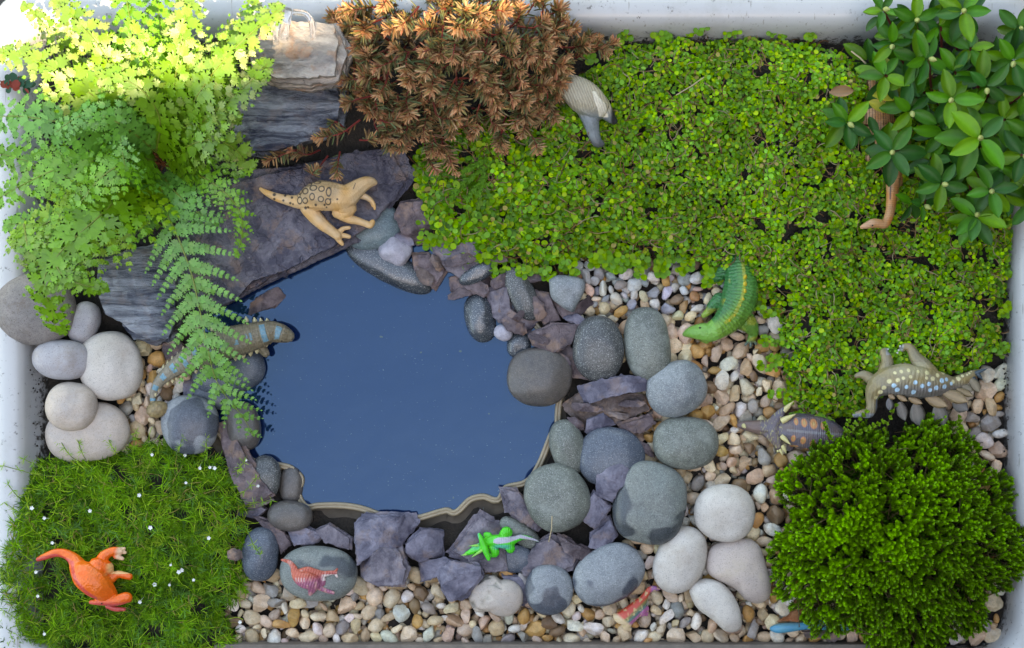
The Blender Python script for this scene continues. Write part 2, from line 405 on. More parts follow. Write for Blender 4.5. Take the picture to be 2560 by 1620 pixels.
# unseen wall added outside the frame to block the sun: its shadow covers all but the tall plants at the back left
wd = np.array([0.989, 0.148]); wnm = np.array([0.148, -0.989]); D = 1.3
top = 0.05 + (D + 0.330) * math.tan(math.radians(SUN_EL))
c0 = wnm * D
V = []
for a in (-3.2, 3.2):
    for b in (0, 0.2):
        for z in (-0.22, top):
            q = c0 + wd * a + wnm * b; V.append([q[0], q[1], z])
F = np.array([[0, 1, 3, 2], [4, 6, 7, 5], [0, 4, 5, 1], [2, 3, 7, 6], [0, 2, 6, 4], [1, 5, 7, 3]])
w2_ = obj('shade_wall', box_mesh('shade_wall', (1.0, -1.06, -.22), (1.2, 1.5, 1.75)), MAT['brick']); w2_.data.shade_flat(); tag(w2_, 'unseen wall added to the right of the sink to block skylight', 'wall')  # second unseen wall, added to cut skylight from the right
w = obj('shade_wall', mesh_np('shade_wall', np.array(V), F), MAT['brick']); tag(w, 'unseen wall added beyond the near side of the sink to block the sun', 'wall')

def rrect(x0, y0, x1, y1, r, z, n=10):
    pts = []
    for cx, cy, a0 in ((x1 - r, y1 - r, 0), (x0 + r, y1 - r, 90), (x0 + r, y0 + r, 180), (x1 - r, y0 + r, 270)):
        for i in range(n + 1):
            a = math.radians(a0 + 90 * i / n); pts.append((cx + r * math.cos(a), cy + r * math.sin(a)))
    pts = np.array(pts)
    out = []
    m = len(pts)
    for i in range(m):                      # densify
        a, b = pts[i], pts[(i + 1) % m]; k = 1 if np.linalg.norm(a - b) < 100 else 24
        for j in range(k): out.append(a + (b - a) * j / k)
    out = np.array(out)
    return PA(out[:, 0], out[:, 1], z)
rings = [rrect(60, 60, 2520, 1640, 80, -0.22), rrect(-16, -18, 2606, 1690, 80, 0.022), rrect(-12, -14, 2602, 1686, 76, 0.031),
         rrect(-2, -4, 2594, 1680, 74, 0.0355), rrect(12, 10, 2584, 1668, 72, 0.037), rrect(34, 34, 2568, 1650, 74, 0.0365), rrect(50, 52, 2556, 1640, 76, 0.034),
         rrect(64, 68, 2540, 1632, 80, 0.028), rrect(76, 82, 2529, 1626, 84, 0.019), rrect(100, 96, 2518, 1620, 88, 0.008),
         rrect(122, 112, 2506, 1612, 92, -0.006), rrect(150, 150, 2480, 1590, 100, -0.03), rrect(300, 300, 2300, 1400, 100, -0.036)]
m_ = len(rings[0]); V = np.concatenate(rings); F = []
for k in range(len(rings) - 1):
    i = np.arange(m_); j = (i + 1) % m_
    F.append(np.stack([k * m_ + i, k * m_ + j, (k + 1) * m_ + j, (k + 1) * m_ + i], -1))
F = np.concatenate(F)
me = mesh_np('ceramic_sink', V, [F, np.arange((len(rings) - 1) * m_, len(rings) * m_)[None, :]], smooth=True)
o = obj('ceramic_sink', me, MAT['sink']); me.materials.append(m_plain('outer_glaze', (0.5, 0.5, 0.49), 0.35, 0.05, 0.12, 8))
mi_ = np.zeros(len(me.polygons), np.int32); mi_[:m_ * 2] = 1; me.polygons.foreach_set('material_index', mi_); tag(o, 'old white glazed ceramic sink with soil specks holding the whole miniature garden', 'sink')
# weathered timber edging along the near side
acc = Acc()
me = box_mesh('edging', (P(540, 1640, .012).x, P(0, 1630, .02).y, -0.02), (P(2250, 1640, .012).x, P(0, 1611.5, .02).y, 0.02))
me.shade_flat(); o = obj('timber_edging', me, MAT['timber']); tag(o, 'weathered grey-brown timber edging strip along the near side of the gravel', 'edging')

MAT_POLY = [(1040, 455), (1035, 400), (1070, 350), (1180, 300), (1290, 280), (1400, 220), (1480, 170), (1530, 115), (1620, 112), (1700, 96), (1900, 100), (2020, 108), (2100, 135), (2180, 175),
            (2350, 200), (2525, 250), (2530, 500), (2525, 640), (2505, 760), (2495, 880), (2440, 925), (2330, 940), (2200, 985), (2150, 1030), (2060, 1045), (2010, 1040), (1975, 985),
            (1955, 900), (1945, 800), (1925, 745), (1880, 705), (1810, 668), (1700, 645), (1600, 640), (1500, 625), (1420, 650), (1330, 668), (1240, 655), (1180, 620), (1110, 590), (1060, 545)]
MOSS_POLY = [(95, 1160), (150, 1140), (300, 1130), (400, 1095), (460, 1130), (560, 1150), (610, 1210), (628, 1290), (610, 1380), (615, 1480), (560, 1530), (610, 1640), (5, 1640), (0, 1400), (20, 1280), (60, 1220)]
POND = [(500, 850), (510, 740), (620, 660), (780, 600), (880, 560), (1000, 580), (1120, 640), (1220, 700), (1300, 780), (1370, 860), (1400, 940), (1390, 1020), (1387, 1069), (1374, 1084), (1344, 1158), (1314, 1200),
        (1262, 1215), (1243, 1245), (1209, 1236), (1172, 1245), (1138, 1276), (1112, 1271), (1037, 1291), (973, 1289), (906, 1266), (850, 1258), (793, 1259), (768, 1262), (752, 1235), (759, 1196), (733, 1168), (700, 1158), (640, 1150), (560, 1090), (510, 980)]

def mat_h(x, y):
    d = dist_poly(x, y, MAT_POLY); ins = in_poly(x, y, MAT_POLY)
    h = np.clip(d / 95.0, 0, 1); h = np.sqrt(h * (2 - h))
    z = 0.010 + 0.026 * h + 0.020 * (vnoise(x, y, 120, 3) - 0.5) + 0.012 * (vnoise(x, y, 45, 5) - 0.5)
    return np.where(ins, z, 0.0), ins
def moss_h(x, y):
    d = dist_poly(x, y, MOSS_POLY); ins = in_poly(x, y, MOSS_POLY)
    h = np.clip(d / 110.0, 0, 1); h = np.sqrt(h * (2 - h))
    z = 0.006 + 0.024 * h + 0.009 * (vnoise(x, y, 90, 8) - 0.5)
    # over the rim at the left it has to lie on the ceramic
    z = z + np.clip((110 - x) / 110.0, 0, 1) * 0.022
    return np.where(ins, z, 0.0), ins

# soil sheet, raised into the planted mounds
gx, gy = np.meshgrid(np.linspace(80, 2545, 200), np.linspace(90, 1632, 130))
zs = -0.004 + 0.006 * (vnoise(gx, gy, 40, 1) - 0.5)
zm, im = mat_h(gx, gy); zs = np.where(im, np.maximum(zs, zm - 0.015), zs)
zm, im = moss_h(gx, gy); zs = np.where(im & (gx > 115), np.maximum(zs, zm - 0.013), zs)
inp = in_poly(gx, gy, POND); zs = np.where(inp, -0.02, zs)
V = PA(gx.ravel(), gy.ravel(), zs.ravel()); nx = gx.shape[1]; ny = gx.shape[0]
i, j = np.meshgrid(np.arange(nx - 1), np.arange(ny - 1)); a = (j * nx + i).ravel()
F = np.stack([a, a + nx, a + nx + 1, a + 1], -1)
o = obj('soil', mesh_np('soil', V, F, smooth=True), MAT['soil']); tag(o, kind='structure')

# ------------------------------------------------------------------ pond
WZ = 0.0015
pp = catmull(np.array([(x, y, 0) for x, y in POND + POND[:1]]), 5)[:-1]
cxp, cyp = 960, 960
def off(pts, d):
    t = norm(np.roll(pts, -1, 0) - np.roll(pts, 1, 0)); nrm = np.stack([t[:, 1], -t[:, 0], 0 * t[:, 0]], -1)
    return pts + nrm * d
o_pts = pp
sgn = 1 if dist_poly([off(pp, 10)[0, 0]], [off(pp, 10)[0, 1]], POND)[0] >= 0 and not in_poly([off(pp, 10)[0, 0]], [off(pp, 10)[0, 1]], POND)[0] else -1
prof = [(-9, -0.018), (-4, -0.004), (-2, 0.0035), (2, 0.0058), (5, 0.0046), (7, 0.0038), (10, 0.0052), (13, 0.0035), (14.5, -0.0005)]
skirt = [(14.7, -0.0004), (18, -0.0025), (30, -0.0040), (46, -0.0062), (66, -0.011)]
def loft(prof, name):
    R = []
    for d, z in prof:
        q = off(pp, sgn * d); R.append(PA(q[:, 0], q[:, 1], z))
    n = len(pp); V = np.concatenate(R); F = []
    for k in range(len(R) - 1):
        i = np.arange(n); j = (i + 1) % n; F.append(np.stack([k * n + i, k * n + j, (k + 1) * n + j, (k + 1) * n + i], -1))
    return mesh_np(name, V, np.concatenate(F), smooth=True)
pl = empty('pond_liner', P(960, 960, -0.02)); tag(pl, 'moulded plastic pond liner with a tan rolled lip around the dark water', 'pond liner')
obj_child('lip', loft(prof, 'lip'), MAT['lip'], pl); obj_child('flange', loft(skirt, 'flange'), MAT['liner'], pl)
wpts = off(pp, -sgn * 1.0); V = np.concatenate([PA(wpts[:, 0], wpts[:, 1], WZ), PA(wpts[:, 0], wpts[:, 1], -0.015)])
n = len(wpts); i = np.arange(n); j = (i + 1) % n
o = obj('pond_water', mesh_np('pond_water', V, [np.arange(n)[None, :], np.stack([i, i + n, j + n, j], -1)]), MAT['water']); tag(o, kind='structure')

# ------------------------------------------------------------------ cobbles
def radial_from_poly(poly, c):
    """radius as a function of angle for a star shaped outline"""
    pts = catmull(np.array([(x, y, 0) for x, y in list(poly) + [poly[0]]], float), 8)[:-1, :2] - np.array(c)
    th = np.arctan2(pts[:, 1], pts[:, 0]); r = np.hypot(pts[:, 0], pts[:, 1]); k = np.argsort(th)
    th = th[k]; r = r[k]; th = np.concatenate([th - 2 * math.pi, th, th + 2 * math.pi]); r = np.concatenate([r, r, r])
    return lambda a: np.interp(a, th, r)
COVER = []         # (cx, cy, rx, ry, rot) of everything laid over the gravel
def cobble(cx, cy, rx, ry, rot, z, rz, mat, label, sq=2.25, seed=None, poly=None, name='cobble', group=None, lump=0.12, cat='stone'):
    seed = seed if seed is not None else int(cx * 3 + cy)
    V, F = ICO[5 if max(rx, ry) > 60 else 4]
    V = V.copy()
    th = np.arctan2(V[:, 1], V[:, 0]); q = np.hypot(V[:, 0], V[:, 1])
    if poly is None:
        rr = (np.abs(np.cos(th) / rx) ** sq + np.abs(np.sin(th) / ry) ** sq) ** (-1 / sq)
    else:
        rr = radial_from_poly(poly, (cx, cy))(th); rot = 0
    s = np.array([mnoise.noise(Vector((v[0] * 0.9 + seed * 1.7, v[1] * 0.9, v[2] * 0.9 + seed))) for v in V])
    s2 = np.array([mnoise.noise(Vector((v[0] * 2.6 + seed, v[1] * 2.6 + 5, v[2] * 2.6))) for v in V])
    f = 1 + lump * s + lump * 0.3 * s2
    qq = q ** 0.92
    X = qq * rr * np.cos(th) * (1 + 0.4 * (f - 1)); Y = qq * rr * np.sin(th) * (1 + 0.4 * (f - 1)); Z = np.sign(V[:, 2]) * np.abs(V[:, 2]) ** 0.9 * rz * f * (1 + 0.1 * s)
    a = math.radians(rot); X, Y = X * math.cos(a) - Y * math.sin(a), X * math.sin(a) + Y * math.cos(a)
    k = (H - z - rz * 0.5) / H; 
    c = P(cx, cy, z + rz * 0.5)
    W = np.stack([c.x + X * S * k, c.y - Y * S * k, z + rz + Z], -1)
    F = F[:, ::-1]
    o = obj(name, mesh_np(name, W, F, smooth=True), MAT[mat]); tag(o, label, cat, group)
    COVER.append((cx, cy, rx * .86, ry * .86, rot))
    return o
CB = 'cobbles around the pond'
def C(*a, **k): k.setdefault('group', CB); return cobble(*a, **k)
# right-hand ring (rx, ry in plan units, z base, rz half thickness, metres)
C(1349, 942, 82, 73, 5, -.001, .014, 'brown', 'smooth brown-grey wet cobble overhanging the water on the right bank')
C(1495, 871, 64, 82, -4, .003, .014, 'dark', 'black cobble speckled with white, left one of the upright pair')
C(1617, 861, 57, 92, -6, .003, .014, 'green', 'tall dark green-grey cobble, right one of the upright pair', sq=2.6)
C(1688, 972, 78, 68, -28, .006, .015, 'blue', 'clean blue-grey oval cobble at the end of the purple slate bar')
C(1711, 1105, 81, 67, 6, .004, .015, 'green', 'light green-grey pitted cobble beside the cream gravel path')
C(1419, 1117, 44, 70, -12, .002, .013, 'green', 'narrow mottled green-grey cobble against the tan pond lip')
C(1527, 1143, 84, 76, 10, .004, .014, 'darkblue', 'dark slate-blue cobble partly covered by the purple slate square')
C(1392, 1241, 80, 86, -25, .005, .016, 'green', 'broad round grey-green cobble at the lower right of the pond')
C(1622, 1254, 92, 102, 12, .006, .018, 'greenwet', 'largest blue-green cobble with damp blotches', sq=2.7)
C(1372, 1471, 60, 63, 0, .004, .013, 'bluewet', 'round blue-grey cobble with one damp patch above the gravel strip')
C(1521, 1432, 94, 70, -32, .005, .015, 'bluewet', 'grey oval cobble with glossy black wet patches')
C(1699, 1396, 62, 86, 22, .004, .016, 'pale', 'pale egg-shaped cobble leaning right beside the round one')
C(1807, 1279, 76, 72, 10, .006, .017, 'pale', 'pale round cobble at the top of the pale group')
C(1847, 1424, 90, 70, 30, .003, .015, 'pinkish', 'pinkish pear-shaped cobble touching the clipped shrub', poly=[(1762, 1395), (1775, 1365), (1815, 1345), (1862, 1340), (1895, 1362), (1912, 1410), (1926, 1455), (1922, 1490), (1895, 1507), (1862, 1498), (1835, 1470), (1790, 1445), (1765, 1425)])
C(1787, 1510, 84, 50, 38, .006, .014, 'pale', 'pale bean-shaped cobble lowest of the pale group', poly=[(1720, 1475), (1728, 1452), (1762, 1444), (1800, 1452), (1828, 1480), (1848, 1525), (1852, 1560), (1838, 1576), (1810, 1574), (1782, 1548), (1740, 1515)])
# left bank
C(97, 772, 99, 90, 0, .008, .020, 'speckbrown', 'large grey cobble with brown speckles under the fern tip')
C(215, 807, 38, 54, 18, .004, .014, 'greypale', 'small lilac-grey cobble tucked behind the large speckled one')
C(163, 899, 76, 50, 4, .012, .016, 'greypale', 'flat oval lilac-grey cobble lying on its neighbours by the rim')
C(282, 915, 77, 88, -12, .002, .018, 'pale', 'big smooth pale grey cobble in the middle of the left group')
C(184, 1015, 64, 60, 8, .014, .016, 'warm', 'round cream cobble on top of the left group')
C(226, 1080, 104, 74, -10, .001, .016, 'warm', 'wide buff cobble with moss growing against its lower edge')
C(479, 1060, 72, 74, 0, .004, .015, 'bluewet', 'round grey-blue cobble with a dark damp patch above the moss')
C(612, 1065, 42, 62, -8, .000, .012, 'brown', 'brown oval cobble at the left water edge below the frond tip')
C(575, 925, 92, 62, -14, -.006, .013, 'darkblue', 'dark blue cobble under the armoured toy')
C(540, 990, 60, 34, 10, -.004, .009, 'darkblue', 'small dark blue stone between the frond and the water')
C(664, 1194, 40, 58, 4, -.001, .012, 'dark', 'dark upright oval cobble next to the slate blade')
C(728, 1288, 56, 38, 4, .000, .012, 'brown', 'brown cobble below the small pond cove')
C(654, 1383, 46, 68, 4, .000, .014, 'darkblue', 'dark blue-grey cobble with a soft sheen at the moss edge')
C(799, 1430, 97, 68, 6, .003, .015, 'greenwet', 'grey-green oval cobble carrying the small red toy')
C(730, 1212, 30, 46, 0, -.006, .008, 'brown', 'small brown stone inside the pond cove')
# upper bank
C(935, 570, 72, 54, -18, -.002, .013, 'teal', 'teal-grey cobble under the hind foot of the spotted toy')
C(975, 668, 120, 40, 28, -.008, .0125, 'wet', 'long wet black stone curving along the top water edge')
C(988, 624, 40, 38, 30, .004, .010, 'white', 'small lilac-white stone above the wet black edge', sq=3.2, lump=.4)
C(1194, 682, 52, 24, -28, .004, .008, 'wet', 'thin grey-green stone under the large purple slate')
C(1304, 735, 34, 72, -24, .002, .011, 'dark', 'long wet green-grey stone between purple slates')
C(1417, 728, 47, 50, 0, .013, .008, 'blue', 'triangular grey stone on top of the reddish slates', poly=[(1372, 700), (1400, 688), (1450, 695), (1462, 722), (1440, 768), (1432, 781), (1405, 768), (1378, 742)])
C(1200, 795, 38, 62, -14, -.009, .012, 'wet', 'wet black stone standing in the water at the right bank')
C(1258, 832, 24, 20, 20, .004, .007, 'white', 'tiny white stone at the water edge beside the purple slate')
C(1297, 862, 30, 34, 0, -.006, .009, 'wet', 'small dark wet stone just above the brown-grey cobble')
C(1300, 1330, 58, 26, 34, .000, .008, 'green', 'pale grey-green stone behind the bright green toy')
C(1290, 1395, 42, 36, 0, -.002, .008, 'darkblue', 'dark blue stone under the tail of the bright green toy')
C(1262, 1488, 40, 56, 30, .004, .010, 'warm', 'cream flint with a grey centre at the top of the gravel strip', poly=[(1168, 1483), (1185, 1455), (1228, 1436), (1250, 1450), (1240, 1485), (1222, 1520), (1195, 1528), (1180, 1515)], name='flint')

# ------------------------------------------------------------------ slates and rocks
def slate(poly, z, th, mat, label, seed=0, tilt=(0, 0), name='slate', facets=5, rough=0.0006, group='slate pieces around the pond', undercut=0.93, cat='slate', slope=1.0, layers=3):
    r = np.random.default_rng(seed + 5)
    p0 = np.array(poly, float); c = p0.mean(0); R0 = np.abs(p0 - c).max()
    pl_ = [(np.array([math.cos(a), math.sin(a)]), r.uniform(0.15, 0.7) * R0, r.uniform(0.12, 0.5) * slope) for a in r.uniform(0, 2 * math.pi, facets)]
    acc = Acc(); k = (H - z - th) / H
    for ly in range(layers):
        # each bed of the stone has its own broken outline and steps back a little from the one below
        sc = 1 - ly * .035 - (0 if ly == 0 else r.uniform(0, .03)); pj = c + (p0 - c) * sc
        if ly: pj = pj + r.normal(0, min(7, R0 * .05), pj.shape) + r.normal(0, R0 * .015, 2)
        zb = z + th * ly / layers; tl = th / layers * (1.02 if ly < layers - 1 else 1.0)
        dense = []; n = len(pj)
        for i in range(n):
            a, b = pj[i], pj[(i + 1) % n]; L = np.linalg.norm(b - a); q_ = max(2, int(L / 6)); d = (b - a) / (L + 1e-9); nr = np.array([-d[1], d[0]]); j0 = r.normal(0, 1.2)
            for j in range(q_):
                if r.random() < .35: j0 = r.normal(0, 1.5)
                dense.append(a + (b - a) * j / q_ + nr * (j0 + r.normal(0, .5)))
        dense = np.array(dense); m = len(dense)
        lev = [(undercut if ly == 0 else .97, 0.0), (0.99, 0.25), (1.0, 0.8), (0.985, 1.0)]
        if ly == layers - 1: k2 = max(3, int(R0 / 9)); lev += [(0.985 * (1 - (q + 1) / (k2 + 1)), 1.0) for q in range(k2)]
        else: lev += [(.8, 1.0)]
        V = []
        for s_, hz in lev:
            q = c + (dense - c) * s_; zz = np.full(m, hz * tl); top_ = (ly + hz) / layers
            drop = np.zeros(m)
            for a, d, sl in pl_: drop += np.maximum(0, (q - c) @ a - d) * sl * S
            zz = zz - np.minimum(drop * top_, .75 * (zb - z + zz))
            if hz > .7: zz += rough * .9 * (vnoise(q[:, 0], q[:, 1], 12, seed) - 0.5) * 2 + rough * 1.3 * (np.floor(vnoise(q[:, 0], q[:, 1], 42, seed + 3) * 4) / 4 - 0.4) * (1 if ly == layers - 1 else 0)
            V.append(np.stack([q[:, 0], q[:, 1], zb + zz + ((q - c) @ np.array(tilt)) * S], -1))
        V.append(np.array([[c[0], c[1], V[-1][:, 2].mean()]])); V = np.concatenate(V)
        W = np.stack([(V[:, 0] - 1280) * S * k, -(V[:, 1] - 810) * S * k, V[:, 2]], -1)
        i = np.arange(m); j = (i + 1) % m; b = (len(lev) - 1) * m
        F4 = np.concatenate([np.stack([q * m + i, q * m + j, (q + 1) * m + j, (q + 1) * m + i], -1) for q in range(len(lev) - 1)])
        acc.add(W, F4, (1, 1, 1)); acc.F.setdefault(3, []).append(np.stack([b + i, b + j, np.full(m, len(V) - 1)], -1) + acc.n - len(W))
    me = acc.mesh(name, smooth=True, sharp=30)
    bm = bmesh.new(); bm.from_mesh(me); bmesh.ops.recalc_face_normals(bm, faces=bm.faces); bm.to_mesh(me); bm.free()
    o = obj(name, me, MAT[mat]); tag(o, label, cat, group)
    rr = np.hypot(*(p0 - c).T).min() * 0.85
    COVER.append((c[0], c[1], rr, rr, 0))
    return o
# boulders
slate([(500, 480), (560, 445), (640, 425), (760, 400), (880, 372), (1000, 365), (1035, 425), (1030, 445), (985, 500), (925, 588), (862, 618), (780, 655), (700, 692), (620, 728), (560, 762), (480, 790), (430, 720), (420, 610), (450, 520)],
      .012, .030, 'slab', 'large flat dark purple slate slab carrying the spotted tan toy', 3, name='slate_slab', facets=5, rough=.0009, group=None, undercut=.9, slope=.5)
slate([(575, 205), (640, 188), (740, 192), (858, 205), (862, 250), (850, 300), (800, 335), (740, 352), (690, 372), (640, 385), (592, 375), (572, 320)],
      .020, .048, 'rockblue', 'dark blue layered rock with pale streaks under the sunlit block', 5, name='rock', facets=5, rough=.0014, group=None, cat='rock')
slate([(606, 100), (662, 58), (752, 38), (838, 50), (872, 108), (856, 198), (768, 214), (680, 206), (612, 178)],
      .066, .045, 'rockpale', 'sunlit pale layered stone block at the top beside the fern', 8, layers=4, name='rock', facets=3, rough=.0014, group=None, cat='rock')
slate([(235, 650), (300, 620), (400, 600), (440, 640), (452, 720), (440, 800), (418, 850), (370, 866), (318, 846), (285, 806), (240, 785), (230, 720)],
      .004, .042, 'rockblue', 'grey-blue weathered boulder beside the pale cobbles under the fern', 12, name='rock', facets=4, rough=.0014, group=None, cat='rock')
SL = [
 ([(985, 540), (1000, 500), (1060, 490), (1085, 560), (1080, 605), (1040, 612), (1005, 590)], .010, .014, 'slatered', 'brown-purple slate lump beside the slab and the creeping plant'),
 ([(1071, 618), (1108, 600), (1202, 590), (1235, 641), (1232, 660), (1149, 692), (1115, 675)], .012, .009, 'slate', 'large smooth purple slate plate under the creeping plant'),
 ([(1026, 633), (1071, 630), (1119, 678), (1089, 727), (1063, 712), (1030, 670)], .004, .011, 'slatered', 'dark pitted slate lump at the top water edge'),
 ([(1119, 692), (1190, 680), (1262, 692), (1225, 748), (1127, 729)], .000, .010, 'slatered', 'low dark purple slate running under the creeping plant'),
 ([(1213, 723), (1262, 710), (1282, 768), (1351, 802), (1323, 837), (1273, 822), (1224, 792)], .003, .014, 'slate', 'tan-stained purple slate between the water and the green-grey stone'),
 ([(1321, 722), (1374, 732), (1404, 802), (1363, 815), (1325, 757)], .006, .010, 'slatered', 'upright purple slate left of the triangular grey stone'),
 ([(1374, 744), (1434, 779), (1478, 730), (1482, 764), (1422, 809), (1398, 787)], .005, .009, 'slatered', 'reddish slate under the triangular grey stone'),
 ([(1325, 832), (1381, 807), (1449, 807), (1430, 862), (1370, 895), (1331, 862)], .012, .009, 'slatered', 'dark reddish slate plate overlapping the brown-grey cobble'),
 ([(1389, 880), (1425, 862), (1484, 955), (1434, 946), (1404, 914)], .002, .009, 'slatered', 'narrow purple slate under the black speckled cobble'),
 ([(1445, 972), (1500, 948), (1561, 937), (1623, 949), (1618, 976), (1540, 992), (1464, 1006)], .016, .012, 'slateblue', 'long violet slate bar below the upright pair of cobbles'),
 ([(1404, 1015), (1445, 982), (1613, 989), (1626, 1026), (1550, 1052), (1460, 1066)], .006, .010, 'slatebrown', 'brown layered slate under the violet bar'),
 ([(1538, 1060), (1628, 1037), (1645, 1058), (1600, 1088), (1550, 1077)], .010, .008, 'slatered', 'small rounded reddish slate beside the light green-grey cobble'),
 ([(1467, 1047), (1508, 1035), (1540, 1060), (1486, 1084), (1462, 1081)], .012, .007, 'slateblue', 'small dark violet slate above the slate-blue cobble'),
 ([(1490, 1188), (1557, 1153), (1585, 1177), (1533, 1258), (1490, 1237)], .026, .009, 'slateblue', 'squarish purple slate lying over the slate-blue cobble'),
 ([(1454, 1269), (1486, 1224), (1533, 1267), (1488, 1329), (1458, 1304)], .014, .012, 'slateblue', 'violet slate wedge left of the largest cobble'),
 ([(1476, 1334), (1527, 1287), (1548, 1342), (1510, 1377), (1476, 1368)], .010, .011, 'slateblue', 'small purple slate wedged under the largest cobble'),
 ([(1570, 1091), (1628, 1115), (1641, 1147), (1583, 1116)], .012, .008, 'slatered', 'thin reddish slate splinter left of the light green-grey cobble'),
 ([(1247, 1222), (1290, 1220), (1316, 1252), (1368, 1308), (1346, 1333), (1262, 1276)], .006, .012, 'slate', 'rough purple slate at the lower lip of the pond'),
 ([(880, 1312), (906, 1287), (970, 1283), (1037, 1287), (1048, 1312), (1009, 1363), (925, 1391), (889, 1409)], .008, .016, 'slateblue', 'big violet slate chunk below the middle of the pond'),
 ([(1009, 1363), (1048, 1321), (1108, 1331), (1110, 1394), (1045, 1411), (1009, 1387)], .006, .015, 'slateblue', 'violet slate cube right of the big violet chunk'),
 ([(895, 1417), (944, 1355), (1003, 1362), (1024, 1424), (1011, 1471), (940, 1471), (897, 1449)], .012, .018, 'slate', 'domed purple slate chunk beside the grey-green oval cobble'),
 ([(1112, 1385), (1198, 1276), (1249, 1312), (1282, 1387), (1286, 1430), (1209, 1437)], .004, .013, 'slate', 'broad purple slate slab under the bright green toy'),
 ([(1043, 1402), (1112, 1396), (1151, 1409), (1093, 1449), (1050, 1460)], .004, .014, 'slateblue', 'small violet slate wedge left of the many-sided chunk'),
 ([(1091, 1435), (1127, 1403), (1202, 1411), (1211, 1443), (1166, 1501), (1123, 1510), (1102, 1480)], .010, .018, 'slateblue', 'many-sided violet slate chunk at the top of the gravel strip'),
 ([(1301, 1426), (1336, 1359), (1381, 1332), (1458, 1402), (1436, 1426), (1310, 1441)], .006, .013, 'slate', 'fan-shaped purple slate between the two grey cobbles'),
 ([(1390, 1334), (1484, 1379), (1466, 1404), (1411, 1377)], .014, .010, 'slatered', 'brownish slate sliver on the fan-shaped slate'),
 ([(1247, 1432), (1318, 1443), (1316, 1491), (1331, 1527), (1299, 1516), (1265, 1456)], .002, .009, 'slateblue', 'flat dark violet slate left of the round blue-grey cobble'),
 ([(540, 1060), (575, 1050), (622, 1143), (683, 1254), (650, 1270), (618, 1275), (570, 1180), (545, 1110)], .010, .014, 'slatered', 'long slate blade with a sharp dark edge beside the moss'),
 ([(621, 1289), (700, 1310), (728, 1357), (709, 1385), (671, 1327)], .006, .010, 'slatered', 'curved dark purple slate above the dark blue-grey cobble'),
 ([(703, 1304), (735, 1299), (810, 1342), (788, 1363), (733, 1366)], .006, .012, 'slateblue', 'violet slate under the brown cobble'),
 ([(787, 1327), (823, 1306), (881, 1346), (877, 1381), (812, 1359)], .005, .011, 'slate', 'pinkish slate left of the big violet chunk'),
 ([(590, 770), (650, 735), (700, 712), (724, 735), (690, 765), (620, 787)], -.004, .010, 'slatered', 'dark wet slate poking from the water under the slab'),
 ([(455, 950), (482, 935), (490, 990), (460, 1010)], .000, .010, 'slateblue', 'dark violet slate splinter under the tail of the armoured toy'),
 ([(402, 860), (440, 845), (470, 880), (450, 905), (410, 900)], .000, .009, 'slatered', 'dark slate chip below the weathered boulder'),
 ([(560, 1235), (640, 1250), (668, 1275), (640, 1300), (575, 1290)], .000, .010, 'slateblue', 'dark slate under the end of the slate blade'),
 ([(1944, 1557), (1974, 1543), (1979, 1531), (1996, 1520), (1986, 1502), (2000, 1504), (2018, 1525), (2018, 1545), (1993, 1555)], .008, .009, 'terracotta', 'rough orange terracotta shard under the clipped shrub'),
 ([(2003, 1577), (2060, 1573), (2102, 1580), (2108, 1600), (2080, 1612), (2050, 1594), (2018, 1592)], .004, .009, 'slatebrown', 'pink-brown flat shard below the blue toy'),
]
MAT['terracotta'] = m_slate('terracotta', (0.45, 0.14, 0.05), (0.36, 0.17, 0.08), 0.75, 0.1)
XS = [(1010, 600, 34, 16, 30, .014, 'below the brown-purple lump'), (1150, 735, 36, 13, -10, .006, 'on the low dark slate at the water edge'), (1090, 655, 30, 14, 60, .016, 'at the left end of the large plate'), (1255, 775, 24, 12, 80, .010, 'left of the tan-stained slate'),
      (1350, 850, 34, 11, 20, .016, 'over the dark reddish plate'), (1300, 790, 26, 11, -40, .014, 'above the dark reddish plate'), (1440, 800, 32, 13, 15, .012, 'between the black speckled cobble and the triangular grey stone'), (1410, 900, 30, 10, 55, .012, 'beside the brown-grey cobble'),
      (1470, 1020, 46, 10, 8, .017, 'across the brown layered slate'), (1580, 1010, 36, 9, -6, .017, 'at the right end of the brown layered slate'), (1440, 1060, 28, 12, 35, .014, 'at the left foot of the brown layered slate'), (1550, 1040, 30, 9, 12, .018, 'above the small rounded reddish slate'),
      (1240, 640, 30, 14, 20, .014, 'half hidden by the creeping plant near the large plate'), (960, 520, 30, 16, 70, .008, 'between the big slab and the brown-purple lump'), (1345, 695, 34, 12, -20, .010, 'under the trailing shoots by the triangular grey stone'),
      (1185, 715, 52, 22, 24, .009, 'leaning on the long low slate under the plant edge'), (1062, 690, 34, 20, 50, .010, 'on the pitted lump at the top water edge'), (1255, 700, 40, 20, -30, .012, 'behind the tan-stained slate'), (1285, 815, 36, 18, 30, .014, 'between the tan-stained slate and the brown-grey cobble'),
      (1150, 650, 46, 16, -12, .020, 'lying across the large smooth plate'), (1345, 770, 36, 17, 70, .015, 'standing right of the long wet stone'), (970, 590, 40, 15, 40, .012, 'above the small lilac-white stone')]
